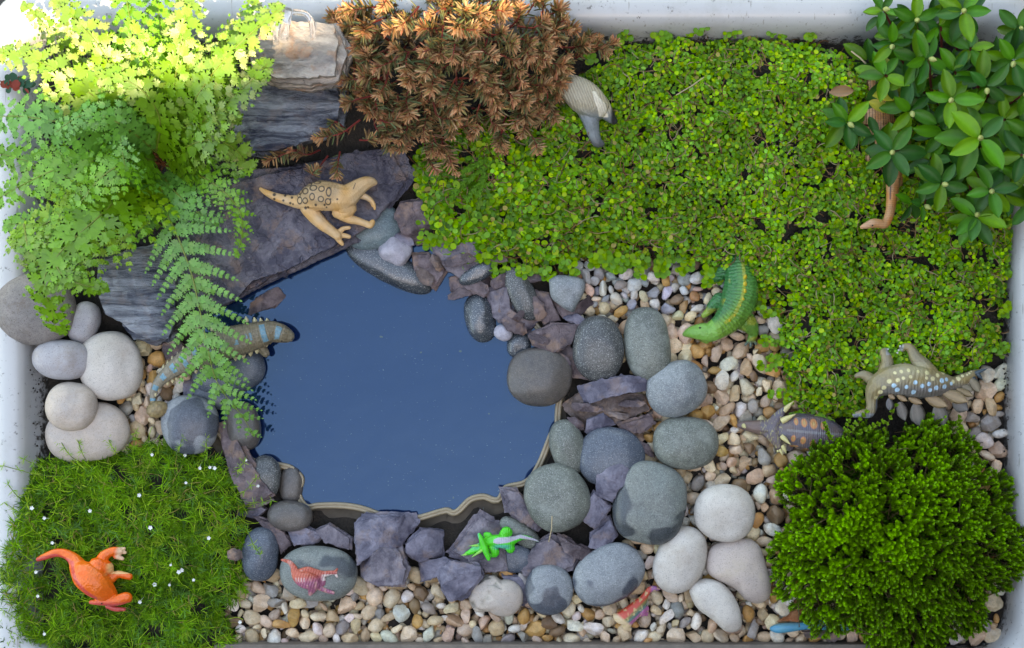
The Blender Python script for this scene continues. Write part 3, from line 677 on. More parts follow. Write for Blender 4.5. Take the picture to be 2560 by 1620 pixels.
for cx_, cy_, a_, b_, ro_, z_, wh_ in XS:
    an_ = np.sort(rng.uniform(0, 2 * math.pi, 7)) ; an_ = np.linspace(0, 2 * math.pi, 7, endpoint=False) + rng.uniform(-.3, .3, 7); c_, s_ = math.cos(math.radians(ro_)), math.sin(math.radians(ro_)); rr_ = rng.uniform(.8, 1.15, 7)
    SL.append(([(cx_ + (a_ * math.cos(t) * c_ - b_ * math.sin(t) * s_) * q_, cy_ + (a_ * math.cos(t) * s_ + b_ * math.sin(t) * c_) * q_) for t, q_ in zip(an_, rr_)], z_, .006, random.choice(['slatered', 'slatered', 'slateblue', 'slatebrown']), 'thin slate shard ' + wh_))
for i_, (poly, z, th, mt, lb) in enumerate(SL):
    sh = mt == 'terracotta' or 'flat shard' in lb
    slate(poly, z, th, mt, lb, 20 + i_, layers=2 if th < .0065 else 3,  tilt=(random.uniform(-.12, .12), random.uniform(-.12, .12)), name='shard' if sh else 'slate', group=None if sh else 'slate pieces around the pond', cat='shard' if sh else 'slate')

# ------------------------------------------------------------------ gravel
GZ = [('bottom', [(560, 1490), (640, 1400), (700, 1440), (900, 1450), (1000, 1440), (1040, 1425), (1250, 1430), (1480, 1440), (1700, 1430), (1950, 1400), (2010, 1450), (2200, 1560), (2210, 1609), (560, 1609)]),
      ('path', [(1395, 640), (1500, 610), (1720, 620), (1900, 690), (1960, 790), (1985, 960), (2030, 1060), (2030, 1120), (1990, 1180), (1990, 1420), (1640, 1440), (1560, 1360), (1640, 1180), (1580, 1080), (1600, 940), (1480, 800), (1420, 790)]),
      ('left', [(330, 860), (440, 850), (470, 930), (430, 1010), (420, 1120), (300, 1130), (300, 1000)]),
      ('right', [(2400, 940), (2500, 930), (2490, 1600), (2380, 1605), (2420, 1110), (2330, 1050)])]
PAL = {'cream': ((.78, .62, .43), .30), 'white': ((.80, .75, .66), .17), 'honey': ((.62, .33, .11), .14), 'tan': ((.60, .43, .27), .16), 'grey': ((.36, .33, .30), .08), 'brown': ((.26, .16, .09), .05), 'pinkish': ((.58, .41, .31), .10)}
PALG = {'pale grey': ((.54, .54, .54), .38), 'blue-grey': ((.34, .36, .39), .25), 'white': ((.72, .71, .68), .15), 'brown': ((.22, .13, .08), .12), 'honey': ((.42, .22, .10), .10)}
def covered(x, y):
    for cx, cy, rx, ry, rot in COVER:
        a = math.radians(rot); dx, dy = x - cx, y - cy
        u = dx * math.cos(a) + dy * math.sin(a); v = -dx * math.sin(a) + dy * math.cos(a)
        if (u / rx) ** 2 + (v / ry) ** 2 < 1: return True
    return False
def stone_shape(r, sub, angular):
    V, F = ICO[sub]
    V = V.copy(); nP = r.integers(7, 11) if angular else 10
    N = norm(r.normal(size=(nP, 3))); d = r.uniform(0.42, 0.82, nP) if angular else r.uniform(.6, .95, nP)
    dot = V @ N.T; rr = np.where(dot > 0.05, d[None] / np.maximum(dot, 0.05), 9.0)
    p = 34 if angular else 6
    rad = (np.sum(rr ** -p, 1) + 1.02 ** -p) ** (-1 / p)
    o3 = r.uniform(0, 50, 3)
    rad = rad * (1 + 0.07 * np.array([mnoise.noise(Vector(v * 2.2 + o3)) for v in V]))
    rad = rad / rad.max() * (1.0 if not angular else 1.06)
    return V * rad[:, None], F
SHAPES = [(stone_shape(rng, 3, i % 3 != 0)) for i in range(46)]
SH2 = [(stone_shape(rng, 2, i % 3 != 0)) for i in range(20)]
LMK = [(1300, 1590, 'the near rim below the grey cobbles'), (799, 1430, 'the cobble with the small red toy'), (940, 1460, 'the domed purple slate'), (1165, 1480, 'the many-sided violet slate'), (1372, 1500, 'the round blue-grey cobble'),
       (1590, 1540, 'the small two-tone toy'), (1787, 1540, 'the pale bean-shaped cobble'), (2000, 1590, 'the blue toy'), (600, 1560, 'the right edge of the moss'), (700, 1590, 'the near rim, left end'),
       (1000, 1590, 'the near rim below the violet slates'),
       (1560, 680, 'the overhanging creeping plant'), (1480, 760, 'the black speckled cobble'), (1700, 740, 'the left flank of the green reptile toy'), (1740, 870, 'the green reptile toy\'s chin'), (1920, 820, 'the green reptile toy\'s front foot'),
       (1760, 960, 'the clean blue-grey oval cobble'), (1900, 960, 'the near corner of the creeping plant'), (1850, 1080, 'the brown horned toy'), (1780, 1170, 'the light green-grey cobble'), (1890, 1220, 'the left side of the clipped shrub'), (1900, 1480, 'the pinkish pear-shaped cobble'),
       (390, 1010, 'the tail club of the armoured toy'), (380, 880, 'the weathered boulder'), (360, 1100, 'the upper edge of the moss'), (2440, 1020, 'the plates of the spotted grey toy')]
ZN = {'bottom': 'gravel stones in the strip along the near rim', 'path': 'gravel stones in the path right of the pond', 'left': 'gravel stones in the pocket by the left cobbles', 'right': 'gravel stones by the right rim'}
grav = []
for zn, poly in GZ:
    xs = [p[0] for p in poly]; ys = [p[1] for p in poly]
    for k in range(26000):
        x = rng.uniform(min(xs), max(xs)); y = rng.uniform(min(ys), max(ys))
        a = (rng.uniform(20, 28) if k < 7000 else rng.uniform(15, 21)) * (0.78 if y < 800 else 1.0) * (1.12 if zn == 'right' else 1)
        if k > 15000: a = rng.uniform(12, 15)
        if y + a * 0.7 > 1613 or not in_poly([x], [y], poly)[0] or covered(x, y): continue
        asp = rng.uniform(0.6, 0.95); re = a * math.sqrt(asp)
        if any((x - g[0]) ** 2 + (y - g[1]) ** 2 < (0.79 * (re + g[3])) ** 2 for g in grav if abs(x - g[0]) < 60): continue
        grav.append((x, y, a, re, asp, zn))
print('gravel', len(grav))
def gstone(x, y, a, asp, z, shp, col, name, single=True):
    V, F = shp; V = V * np.array([a, a * asp, a * rng.uniform(0.5, 0.72)]) * 1.08
    th = rng.uniform(0, 2 * math.pi); tl = rng.normal(0, .22); c, s = math.cos(th), math.sin(th)
    V = V @ np.array([[1, 0, 0], [0, math.cos(tl), math.sin(tl)], [0, -math.sin(tl), math.cos(tl)]])
    V = V @ np.array([[c, s, 0], [-s, c, 0], [0, 0, 1]])
    o = P(x, y, z); W = V * S + np.array(o)
    return W, F
order = sorted(range(len(grav)), key=lambda i: -grav[i][2])
rest = Acc()
def pick(y):
    pal = PALG if (y < 800 and rng.random() < (820 - y) / 140) else PAL
    ks = list(pal); w = np.array([pal[k][1] for k in ks]); k = ks[rng.choice(len(ks), p=w / w.sum())]
    c = np.array(pal[k][0]) * rng.uniform(.82, 1.15) * (1 + rng.normal(0, .04, 3)); return k, c
# whichever fill the most of the picture become individuals; stones sunk under plants or pond stones do not
for rank, i in enumerate(order):
    x, y, a, re, asp, zn = grav[i]; cn, col = pick(y)
    z = 0.0045 + rng.uniform(-.001, .002)
    k = rng.integers(len(SHAPES))
    if rank < 298:
        W, F = gstone(x, y, a, asp, z, SHAPES[k], col, 'gravel_stone')
        o = obj('gravel_stone', mesh_np('gravel_stone', W, F, np.broadcast_to(col, W.shape), smooth=True, sharp=24 if k % 3 else None), MAT['gravel'])
        zi = {'bottom': (0, 11), 'path': (11, 22), 'left': (22, 25), 'right': (25, 26)}[zn]; lm = min(LMK[zi[0]:zi[1]], key=lambda l: (l[0] - x) ** 2 + (l[1] - y) ** 2)[2]
        size = 'large' if a > 21.5 else ('middling' if a > 17.5 else 'small')
        shape = 'angular' if k % 3 else 'rounded'
        form = 'long' if asp < .7 else ('chunky' if asp > .84 else 'oval')
        tag(o, f'{size} {form} {shape} {cn} gravel stone near {lm}', 'gravel stone', ZN[zn])
    else:
        W, F = gstone(x, y, a, asp, z, SHAPES[k], col, '')
        rest.add(W, F, col)
for zn, poly in GZ:                                     # the layer underneath
    xs = [p[0] for p in poly]; ys = [p[1] for p in poly]; A = (max(xs) - min(xs)) * (max(ys) - min(ys))
    for k in range(int(A / 300)):
        x = rng.uniform(min(xs), max(xs)); y = rng.uniform(min(ys), max(ys))
        if y > 1604 or not in_poly([x], [y], poly)[0]: continue
        a = rng.uniform(9, 18); cn, col = pick(y)
        W, F = gstone(x, y, a, .8, -0.003 + rng.uniform(-.002, .002), SH2[rng.integers(len(SH2))], col, '')
        rest.add(W, F, col)
o = obj('gravel', rest.mesh('gravel', smooth=True), MAT['gravel'])
tag(o, 'bed of small mixed cream and brown gravel between the larger stones', 'gravel', kind='stuff')

# ------------------------------------------------------------------ toys
def interp_chain(ch):
    ch = np.array([(c + (0,) * (4 - len(c)))[:4] if len(c) >= 4 else (c[0], c[1], None, c[2]) for c in ch], float)
    out = []
    for a, b in zip(ch[:-1], ch[1:]):
        L = np.linalg.norm(a[:3] - b[:3]); k = max(2, int(L / (0.28 * max(1.5, min(a[3], b[3])))))
        for t in np.linspace(0, 1, k, endpoint=False): out.append(a + (b - a) * t)
    out.append(ch[-1]); return np.array(out)
def body_mesh(name, chains, colfn, base_z, voxel=1.2, smooth_it=4, flat=0.85, zk=None):
    V0, F0 = ICO[2]; Vs = []; Fs = []; n = 0
    for ch in chains:
        c2 = [(p[0], p[1], (p[3] if len(p) > 3 else p[2] * flat), p[2]) for p in ch]   # (x, y, zcentre, r)
        a = np.array(c2, float); a = a[:, [0, 1, 2, 3]]
        pts = []
        if len(a) > 2: sm = catmull(a, 4)
        else: sm = a
        for p, q in zip(sm[:-1], sm[1:]):
            L = np.linalg.norm(p[:3] - q[:3]); k = max(1, int(L / (0.3 * max(1.5, min(p[3], q[3])))))
            for t in np.linspace(0, 1, k, endpoint=False): pts.append(p + (q - p) * t)
        pts.append(sm[-1])
        for x, y, z, r in pts:
            r = max(r, 1.2); Vs.append(V0 * np.array([r, r, r * flat]) + np.array([x, -y, z])); Fs.append(F0 + n); n += len(V0)
    me = mesh_np('tmp', np.concatenate(Vs), np.concatenate(Fs))
    t = bpy.data.objects.new('tmp', me); COLL.objects.link(t)
    md = t.modifiers.new('r', 'REMESH'); md.mode = 'VOXEL'; md.voxel_size = voxel
    ms = t.modifiers.new('s', 'SMOOTH'); ms.iterations = smooth_it; ms.factor = 0.5
    dg = bpy.context.evaluated_depsgraph_get(); me2 = bpy.data.meshes.new_from_object(t.evaluated_get(dg))
    bpy.data.objects.remove(t)
    co = np.empty(len(me2.vertices) * 3, np.float32); me2.vertices.foreach_get('co', co); co = co.reshape(-1, 3).astype(float)
    u, v, w = co[:, 0], -co[:, 1], co[:, 2]
    col, disp = colfn(u, v, w) if colfn else (np.full((len(u), 3), .5), None)
    if disp is not None: w = w + disp
    zm = base_z + w.mean() * S; k = (H - zm) / H
    W = np.stack([(u - 1280) * S * k, -(v - 810) * S * k, base_z + w * S], -1)
    me2.vertices.foreach_set('co', W.astype(np.float32).ravel()); me2.name = name; me2.shade_smooth()
    while me2.attributes.get('Col'): me2.attributes.remove(me2.attributes['Col'])
    set_col(me2, col)
    return me2, k
def chain_param(u, v, pts):
    """distance along and signed distance across a plan polyline"""
    best = np.full(u.shape, 1e9); s = np.zeros(u.shape); t = np.zeros(u.shape); acc_ = 0
    for (x1, y1), (x2, y2) in zip(pts[:-1], pts[1:]):
        dx, dy = x2 - x1, y2 - y1; L = math.hypot(dx, dy)
        q = np.clip(((u - x1) * dx + (v - y1) * dy) / L / L, 0, 1); px, py = x1 + q * dx, y1 + q * dy
        d = np.hypot(u - px, v - py); m = d < best
        best[m] = d[m]; s[m] = (acc_ + q * L)[m]; t[m] = (((u - x1) * dy - (v - y1) * dx) / L)[m]; acc_ += L
    return s, t
def lerp(a, b, f): f = np.clip(f, 0, 1)[:, None]; return np.asarray(a) * (1 - f) + np.asarray(b) * f
def sst(x, a, b): t = np.clip((x - a) / (b - a), 0, 1); return t * t * (3 - 2 * t)
def toy(name, label, chains, colfn, base_z, mat='toy', cat='toy dinosaur', **kw):
    me, k = body_mesh('body', chains, colfn, base_z, **kw)
    xs = [p[0] for c in chains for p in c]; ys = [p[1] for c in chains for p in c]
    root = empty(name, Vector(((np.mean(xs) - 1280) * S * k, -(np.mean(ys) - 810) * S * k, base_z)))
    tag(root, label, cat, 'toy animals set about the garden')
    b = obj_child('body', me, MAT[mat], root)
    root['_k'] = k
    return root, (lambda x, y, w: np.array([(x - 1280) * S * k, -(y - 810) * S * k, base_z + w * S]))
def cone(root, name, p0, p1, r, mat, sides=10, belly=1.0):
    a = Acc(); p0 = np.array(p0); p1 = np.array(p1)
    ts = [0, .25, .5, .75, .93, 1.0]; rr = [r, r * 1.0 * belly, r * .78 * belly, r * .45, r * .16, r * 0.02]
    tube([p0 + (p1 - p0) * t for t in ts], rr, (.62, .53, .30), a, sides)
    return obj_child(name, a.mesh(name, smooth=True), MAT[mat], root)
def ball(root, name, p, r, mat):
    V, F = ICO[2]; return obj_child(name, mesh_np(name, V * r + np.array(p), F, smooth=True), MAT[mat], root)

# a) spotted tan meat-eater on the slab
ZS = .043
def z7(x, y, ox, oy, f): return (ox + x / f, oy + y / f)
def colA(u, v, w):
    n = u.size
    c = np.tile(np.array([.62, .36, .15]), (n, 1))
    c = lerp([.66, .34, .10], [.60, .42, .25], vnoise(u, v, 22, 2))
    back = sst(-((u - 800) / 55.0) ** 2 - ((v - 478) / 42.0) ** 2, -1.15, -.55)
    c = c * (1 - back[:, None] * .45) + np.array([.20, .14, .075]) * back[:, None] * .45
    dark = np.zeros(n)
    q = lambda X, Y: (630 + X / 7.258, 420 + Y / 7.258)
    for X, Y, rx, ry in [(1150, 385, 62, 48), (1000, 440, 52, 50), (1130, 545, 44, 58), (1290, 590, 48, 46), (1415, 635, 46, 52), (995, 610, 46, 48), (885, 600, 44, 60), (1430, 460, 42, 75), (1300, 405, 50, 48), (1040, 310, 70, 36), (890, 430, 40, 60), (1210, 280, 60, 30), (870, 500, 30, 50)]:
        x, y = q(X, Y); r = np.hypot((u - x) / (rx / 7.258), (v - y) / (ry / 7.258)); dark = np.maximum(dark, 1 - sst(np.abs(r - 1), .1, .34))
    for X, Y, r0 in [(1190, 690, 26), (1350, 690, 22), (990, 735, 30), (1040, 725, 22), (1580, 590, 20), (600, 500, 26), (730, 540, 26), (700, 640, 26), (570, 590, 24), (400, 480, 34), (400, 560, 26), (1380, 730, 16), (1460, 590, 18), (750, 660, 20)]:
        x, y = q(X, Y); dark = np.maximum(dark, 1 - sst(np.hypot(u - x, v - y), r0 / 7.258 * .6, r0 / 7.258 * 1.2))
    x, y = q(1875, 340); dark = np.maximum(dark, (1 - sst(np.abs((u - x) + (v - y) * .3), .5, 1.4)) * (np.abs(v - y) < 8))
    top = w > 4
    c = lerp(c, [.02, .017, .015], dark * .92 * top)
    return c, None
ch = [[(649, 471, 4.5), (665, 481, 8), (690, 492, 11), (720, 500, 14), (752, 504, 20), (775, 496, 30), (800, 490, 38), (832, 492, 37), (862, 494, 32), (880, 482, 27), (896, 468, 22), (912, 458, 18), (926, 454, 13), (935, 455, 8)],
      [(860, 510, 26), (872, 520, 20), (862, 530, 18)],
      [(772, 520, 22), (788, 542, 19), (808, 562, 16), (828, 577, 13), (842, 588, 12)],
      [(842, 583, 8), (856, 571, 6.5), (871, 568, 5)], [(842, 588, 8), (858, 588, 7), (871, 591, 5.5)], [(840, 590, 9), (848, 602, 7), (854, 609, 5)],
      [(845, 530, 17), (870, 545, 13), (895, 552, 10), (912, 558, 9), (924, 562, 9), (930, 554, 7)],
      [(900, 488, 9), (915, 492, 8), (928, 502, 6), (934, 512, 4.5), (935, 521, 3)], [(926, 502, 4), (930, 514, 3)]]
root, w2 = toy('toy_dinosaur', 'tan toy dinosaur with black ring spots crouching on the large slate slab', ch, colA, ZS, 'toy', voxel=.9)
for X, Y in ((870, 568), (871, 591), (855, 609)): cone(root, 'claw', w2(X, Y, 4), w2(X + 5, Y + 1.5, 1.5), .0011, 'eye')
ball(root, 'nostril', w2(934, 461, 9), .0006, 'eye')

# b) rump of a grey-beige animal
def colB(u, v, w):
    s = sst(v, 268, 300); c = lerp([.36, .31, .22], [.17, .20, .21], s)
    t = ((u - 1455) * .62 + (v - 245) * .78)
    st = np.sin((u - 1455) * .9 - (v - 245) * .35 + 3 * vnoise(u, v, 14, 3))
    c = c * (1 + .16 * st[:, None] * (1 - s)[:, None])
    c = lerp(c, [.08, .085, .09], sst(v, 335, 360)); c = lerp(c, [.02, .02, .025], sst(u, 1524, 1532))
    s_, t_ = chain_param(u, v, [(1484, 236), (1490, 252), (1502, 268), (1506, 284)])
    wd_ = 6 + 7 * sst(v, 236, 275)
    tail = (1 - sst(np.hypot(t_, 0), wd_ - 2.5, wd_)) * (v > 234) * (v < 294) * (np.abs(u - 1497) < 26) * (w > 12)
    c = lerp(c, [.66, .60, .48], tail)
    return c, st * .7 * (1 - s)
ch = [[(1385, 200, 18), (1405, 205, 24), (1432, 222, 36), (1458, 243, 43), (1484, 262, 38), (1496, 272, 28)],
      [(1470, 275, 28), (1477, 300, 22, 26), (1482, 322, 18, 20), (1488, 342, 15, 16), (1494, 354, 13, 14), (1504, 358, 9, 12)],
      [(1500, 262, 26), (1516, 280, 19, 22), (1528, 293, 13, 16), (1536, 300, 10, 12)],
      [(1483, 232, 6, 38), (1490, 250, 9, 38), (1500, 268, 12, 32), (1506, 284, 12, 24)]]
root, w2 = toy('toy_animal', 'grey-beige toy animal seen from behind with a white tail, head buried in bronze foliage', ch, colB, .040, 'toy', cat='toy animal')

# c) brown long-neck under the shrub
def colC(u, v, w):
    c = lerp([.52, .19, .045], [.44, .23, .11], vnoise(u, v, 16, 4)); c = lerp(c, [.60, .36, .24], sst(-u, -2185, -2165) * .4)
    st = np.sin(v * 1.15 + 2 * vnoise(u, v, 20, 1)); c = c * (1 - .13 * (st > .3)[:, None])
    ax = np.interp(v, [405, 440, 480, 520, 550], [2221, 2222, 2221, 2219, 2214])
    d = (1 - sst(np.abs(u - ax - 0), 1.0, 2.2)) * (v > 425) * (v < 500); c = lerp(c, [.035, .02, .02], d * .85)
    ax2 = ax + 24; d = (1 - sst(np.abs(u - ax2), .8, 1.8)) * (v > 420) * (v < 520); c = lerp(c, [.08, .04, .03], d * .7)
    c = lerp(c, [.03, .02, .015], (np.sin(u * 1.0) > .75) * (v < 400) * .8)
    return c, st * .25
ch = [[(2150, 569, 5, 58), (2162, 565, 9, 60), (2176, 560, 12, 62), (2190, 560, 12, 62), (2204, 562, 12, 60), (2213, 553, 12, 58), (2221, 530, 12.5, 55), (2226, 500, 14, 50), (2230, 465, 18, 46), (2233, 435, 22, 42), (2230, 405, 27, 38), (2215, 360, 38, 36), (2200, 310, 42, 36), (2190, 260, 30, 34), (2180, 205, 12, 30)],
      [(2200, 360, 26, 30), (2184, 378, 17, 28), (2178, 392, 12, 24)], [(2240, 420, 18, 32), (2250, 445, 12, 28), (2256, 460, 7, 20)]]
root, w2 = toy('toy_dinosaur', 'brown long-necked toy dinosaur stretching its neck out from under the leafy shrub', ch, colC, .022, 'toy')
ball(root, 'eye', w2(2173, 566, 72), .0008, 'eye')

# d) green reptile
def colD(u, v, w):
    s, t = chain_param(u, v, [(1714, 835), (1758, 831), (1800, 815), (1830, 787), (1847, 748), (1855, 707), (1852, 640)])
    c = lerp([.13, .30, .035], [.06, .24, .05], sst(s, 90, 200)); c = lerp(c, [.02, .17, .05], sst(t, 4, 26) * (s > 75))
    c = lerp(c, [.16, .42, .08], (s < 75) * .6)
    st = np.sin(s * .75 + 2.2 * vnoise(u, v, 18, 2)); g_ = (s > 85) & (s < 320)
    c = c * (1 - .22 * ((st < -.4) & g_)[:, None])
    c = lerp(c, [.34, .34, .03], (1 - sst(np.abs(t), 2, 6)) * (s > 100) * (w > 30) * .7)
    c = lerp(c, [.35, .33, .04], sst(vnoise(u, v, 25, 9), .6, .8) * ((np.abs(t) > 34)) * .6)
    c = lerp(c, [.09, .13, .10], sst(v, 846, 860) * (u > 1850))
    return c, np.where(g_, st * .8, 0)
ch = [[(1714, 836, 6), (1722, 833, 11), (1736, 830, 17), (1756, 830, 23), (1776, 831, 25), (1798, 818, 29), (1818, 800, 35), (1838, 770, 43), (1848, 738, 46), (1851, 705, 42), (1846, 670, 34), (1840, 640, 24), (1850, 610, 14), (1875, 590, 8)],
      [(1762, 843, 14), (1768, 850, 10)],
      [(1800, 750, 20, 16), (1784, 764, 15, 13), (1774, 778, 10, 9), (1762, 788, 7, 6)],
      [(1822, 665, 22, 16), (1808, 680, 18, 14), (1794, 692, 13, 10), (1782, 697, 9, 8)], [(1782, 697, 5, 5), (1766, 690, 3.4, 4)], [(1782, 698, 5, 5), (1772, 706, 3.2, 4)], [(1785, 700, 5, 5), (1782, 712, 3.2, 4)],
      [(1862, 800, 28, 18), (1880, 818, 19, 15), (1886, 834, 13, 10), (1881, 846, 10, 7)], [(1880, 846, 5, 5), (1867, 862, 3.6, 4)], [(1882, 848, 5, 5), (1880, 866, 3.6, 4)], [(1884, 846, 5, 5), (1894, 860, 3.6, 4)]]
root, w2 = toy('toy_reptile', 'green lizard-like toy with a yellow ridge crawling out from the creeping plant', ch, colD, .010, 'toywrinkle', cat='toy reptile')
MAT['yellow'] = m_plain('yellow_paint', (.55, .40, .03), .4, .2)
for X, Y, r in [(1856, 690, 5), (1855, 707, 6), (1854, 725, 6), (1849, 746, 5.5), (1843, 763, 5), (1838, 777, 4.5), (1830, 788, 4), (1819, 799, 3.5)]:
    zt = np.interp(Y, [690, 740, 800], [72, 76, 62]); cone(root, 'ridge_scale', w2(X, Y + r, zt - 5), w2(X + 1, Y - 2, zt + 5), r * S * 1.0, 'yellow')
ball(root, 'eye', w2(1749, 820, 34), .0012, 'eye')

# e) armoured toy with blue bands
AX = [(722, 840), (697, 832), (676, 829), (644, 838), (602, 850), (560, 861), (518, 878), (476, 896), (441, 917), (413, 938), (392, 959), (380, 983), (378, 1003)]
def colE(u, v, w):
    s, t = chain_param(u, v, AX); rr = np.interp(s, [0, 50, 120, 190, 250, 300, 340], [14, 27, 38, 36, 26, 16, 9])
    c = lerp([.18, .145, .09], [.24, .21, .155], sst(s, 60, 260)); c = c * (.85 + .3 * vnoise(u, v, 5, 3))[:, None]
    per = 17.5; ph = (s / per) % 1; band = (np.floor(s / per) % 2 == 1)
    blue = band & (np.abs(t) < rr * .78) & (ph > .12) & (ph < .88) & ((s < 75) | (s > 215) | ((np.abs(t) < rr * .28) & (vnoise(u, v, 12, 7) > .35)))
    blue = blue & ~((s > 95) & (s < 150) & (vnoise(u, v, 9, 4) > .5))
    c = np.where(blue[:, None], np.array([.12, .28, .35]) * (.8 + .4 * vnoise(u, v, 4, 1))[:, None], c)
    line = (np.minimum(ph, 1 - ph) < .06) | (np.abs(((t / 9.0) % 1) - .5) < .07)
    c = np.where((line & (s < 330))[:, None], c * .5 + np.array([.42, .36, .25]) * .35, c)
    club = v > 1003; c = np.where(club[:, None], np.array([.27, .19, .09]) * (.7 + .6 * vnoise(u, v, 4, 2))[:, None], c)
    disp = np.where(s < 330, -1.2 * (np.minimum(ph, 1 - ph) < .1), 1.2 * vnoise(u, v, 5, 8))
    return c, disp
ch = [[(724, 842, 10), (716, 839, 18), (697, 832, 25), (676, 829, 28), (644, 838, 35), (602, 850, 40), (560, 861, 42), (518, 878, 38), (476, 896, 31), (441, 917, 24), (413, 938, 18), (392, 959, 14), (380, 983, 10), (378, 1003, 8), (383, 1014, 10)],
      [(382, 1026, 19), (392, 1024, 22), (402, 1022, 19)], [(650, 868, 14, 10), (661, 884, 10, 6)], [(560, 888, 16, 8), (556, 904, 11, 5)], [(470, 920, 12, 8), (462, 934, 9, 4)]]
root, w2 = toy('toy_dinosaur', 'brown armoured toy dinosaur with blue bands and a clubbed tail, snout over the water', ch, colE, .017, 'toy', voxel=1.0)
q = lambda X, Y: (340 + X / 4.7625, 760 + Y / 4.7625)
for X, Y in [(1310, 195), (1410, 205), (1485, 215), (1560, 215), (905, 300), (1030, 270), (715, 415), (640, 495), (565, 555), (490, 610), (425, 655), (370, 710), (320, 755)]:
    x, y = q(X, Y); r = 5.5 if X > 520 else 4; cone(root, 'spike', w2(x, y + 3, r * 3.0), w2(x - 2, y - 12 * r / 6, r * 3.6), r * S * 1.1, 'cream')
for X, Y in [(1585, 445), (1545, 480), (1495, 520), (1430, 550), (1355, 580), (1270, 610), (1175, 635), (1070, 650), (970, 665), (770, 765), (700, 800), (525, 855), (470, 890), (420, 915), (360, 940), (250, 1015), (215, 1075)]:
    x, y = q(X, Y); r = 5.5 if 900 < X < 1460 else 4; cone(root, 'spike', w2(x, y - 2, r * 3.0), w2(x + 1, y + 11 * r / 6, r * 3.4), r * S * 1.1, 'cream')
ball(root, 'eye', w2(705, 852, 30), .0009, 'eye')

# f) spotted plated toy lying on its side
q = lambda X, Y: (2110 + X / 6.174, 840 + Y / 6.174)
def colF(u, v, w):
    c = lerp([.29, .21, .085], [.22, .19, .13], vnoise(u, v, 24, 5)); c = lerp(c, [.13, .12, .12], sst(v, 950, 975) * (u > 2195) * .85)
    c = lerp(c, [.10, .115, .13], sst(v, 985, 1000) * (u > 2190)); c = lerp(c, [.22, .24, .26], sst(v, 1030, 1038) * (u < 2190))
    c = lerp(c, [.40, .35, .22], sst(-np.abs(u - 2270), -50, -20) * sst(-v, -948, -925) * (v > 905) * .7)
    top = w > 8
    for lst, cc in (([(640, 690, 44), (760, 670, 40), (840, 640, 34), (570, 790, 42), (530, 860, 42), (485, 950, 34), (725, 560, 30), (1300, 650, 44), (1220, 560, 40), (1505, 560, 40), (1390, 600, 40), (1660, 700, 40), (1760, 660, 44), (1830, 615, 30), (1905, 600, 22), (1945, 575, 22), (1980, 540, 22), (820, 540, 34), (930, 520, 34), (1080, 540, 30), (950, 620, 34), (1200, 640, 32)], [.66, .58, .32]),
                    ([(705, 755, 44), (760, 820, 44), (890, 775, 38), (1020, 705, 42), (1005, 855, 44), (1130, 760, 42), (1235, 730, 42), (1260, 825, 40), (1360, 790, 46), (1455, 680, 48), (1540, 665, 38), (1500, 775, 46), (1625, 730, 36)], [.38, .60, .74])):
        for X, Y, r in lst:
            x, y = q(X, Y); c = lerp(c, cc, (1 - sst(np.hypot(u - x, v - y), r / 6.174 * .6, r / 6.174 * .95)) * top * .95)
    foot = ((u < 2262) & (v < 895) & (u > 2240)) | ((u > 2216) & (v < 888) & (u < 2230)); c = lerp(c, [.30, .32, .33], foot * .7)
    return c, .5 * np.sin(u * .8) * (v > 950)
ch = [[(2134, 1041, 3.5), (2145, 1038, 8), (2160, 1035, 11), (2175, 1033, 13), (2182, 1018, 14), (2182, 995, 16), (2189, 972, 24), (2212, 955, 34), (2248, 950, 42), (2288, 955, 42), (2329, 958, 36), (2361, 960, 26), (2385, 961, 20), (2410, 950, 16), (2434, 937, 11), (2452, 930, 7)],
      [(2214, 930, 18), (2221, 908, 16), (2218, 893, 14), (2213, 881, 11), (2219, 877, 8)], [(2318, 938, 30), (2308, 915, 22), (2294, 898, 17), (2285, 880, 13), (2278, 869, 11), (2266, 867, 9)],
      [(2268, 866, 6), (2256, 868, 4.5)], [(2268, 872, 6), (2252, 878, 4.5)],
      [(2180, 948, 15, 8), (2165, 938, 12, 8), (2152, 938, 8, 6), (2145, 941, 6, 5)], [(2340, 985, 16, 5), (2350, 1000, 10, 4)]]
root, w2 = toy('toy_dinosaur', 'khaki plated toy dinosaur with blue and cream spots lying on its side', ch, colF, .036, 'toy', voxel=1.0)
def plate(p0, p1, wd, z0, z1, c):
    a = np.array(p0, float); b = np.array(p1, float); d = (b - a); L = np.linalg.norm(d); d /= L; nr = np.array([-d[1], d[0]])
    prof_ = [(0, .35), (.12, .62), (.3, .9), (.5, 1.0), (.68, .9), (.84, .55), (.95, .22), (1.0, .03)]
    V = []; C_ = []
    for t, ww in prof_:
        for sx, th_ in ((-1, 0), (-.5, 1), (0, 1.3), (.5, 1), (1, 0), (.5, -1), (0, -1.3), (-.5, -1)):
            p = a + d * t * L + nr * sx * ww * wd / 2
            V.append(w2(p[0], p[1], z0 + (z1 - z0) * t + th_ * 1.6 * (1 - t * .6))); C_.append(np.array(c) * (1.15 if sx in (0, 1, -1) else .8))
    V = np.array(V); i = np.arange(8); j = (i + 1) % 8; F = np.concatenate([np.stack([k * 8 + i, k * 8 + j, (k + 1) * 8 + j, (k + 1) * 8 + i], -1) for k in range(len(prof_) - 1)])
    me = mesh_np('plate', V, F, np.array(C_), smooth=True); obj_child('plate', me, MAT['toy'], root)
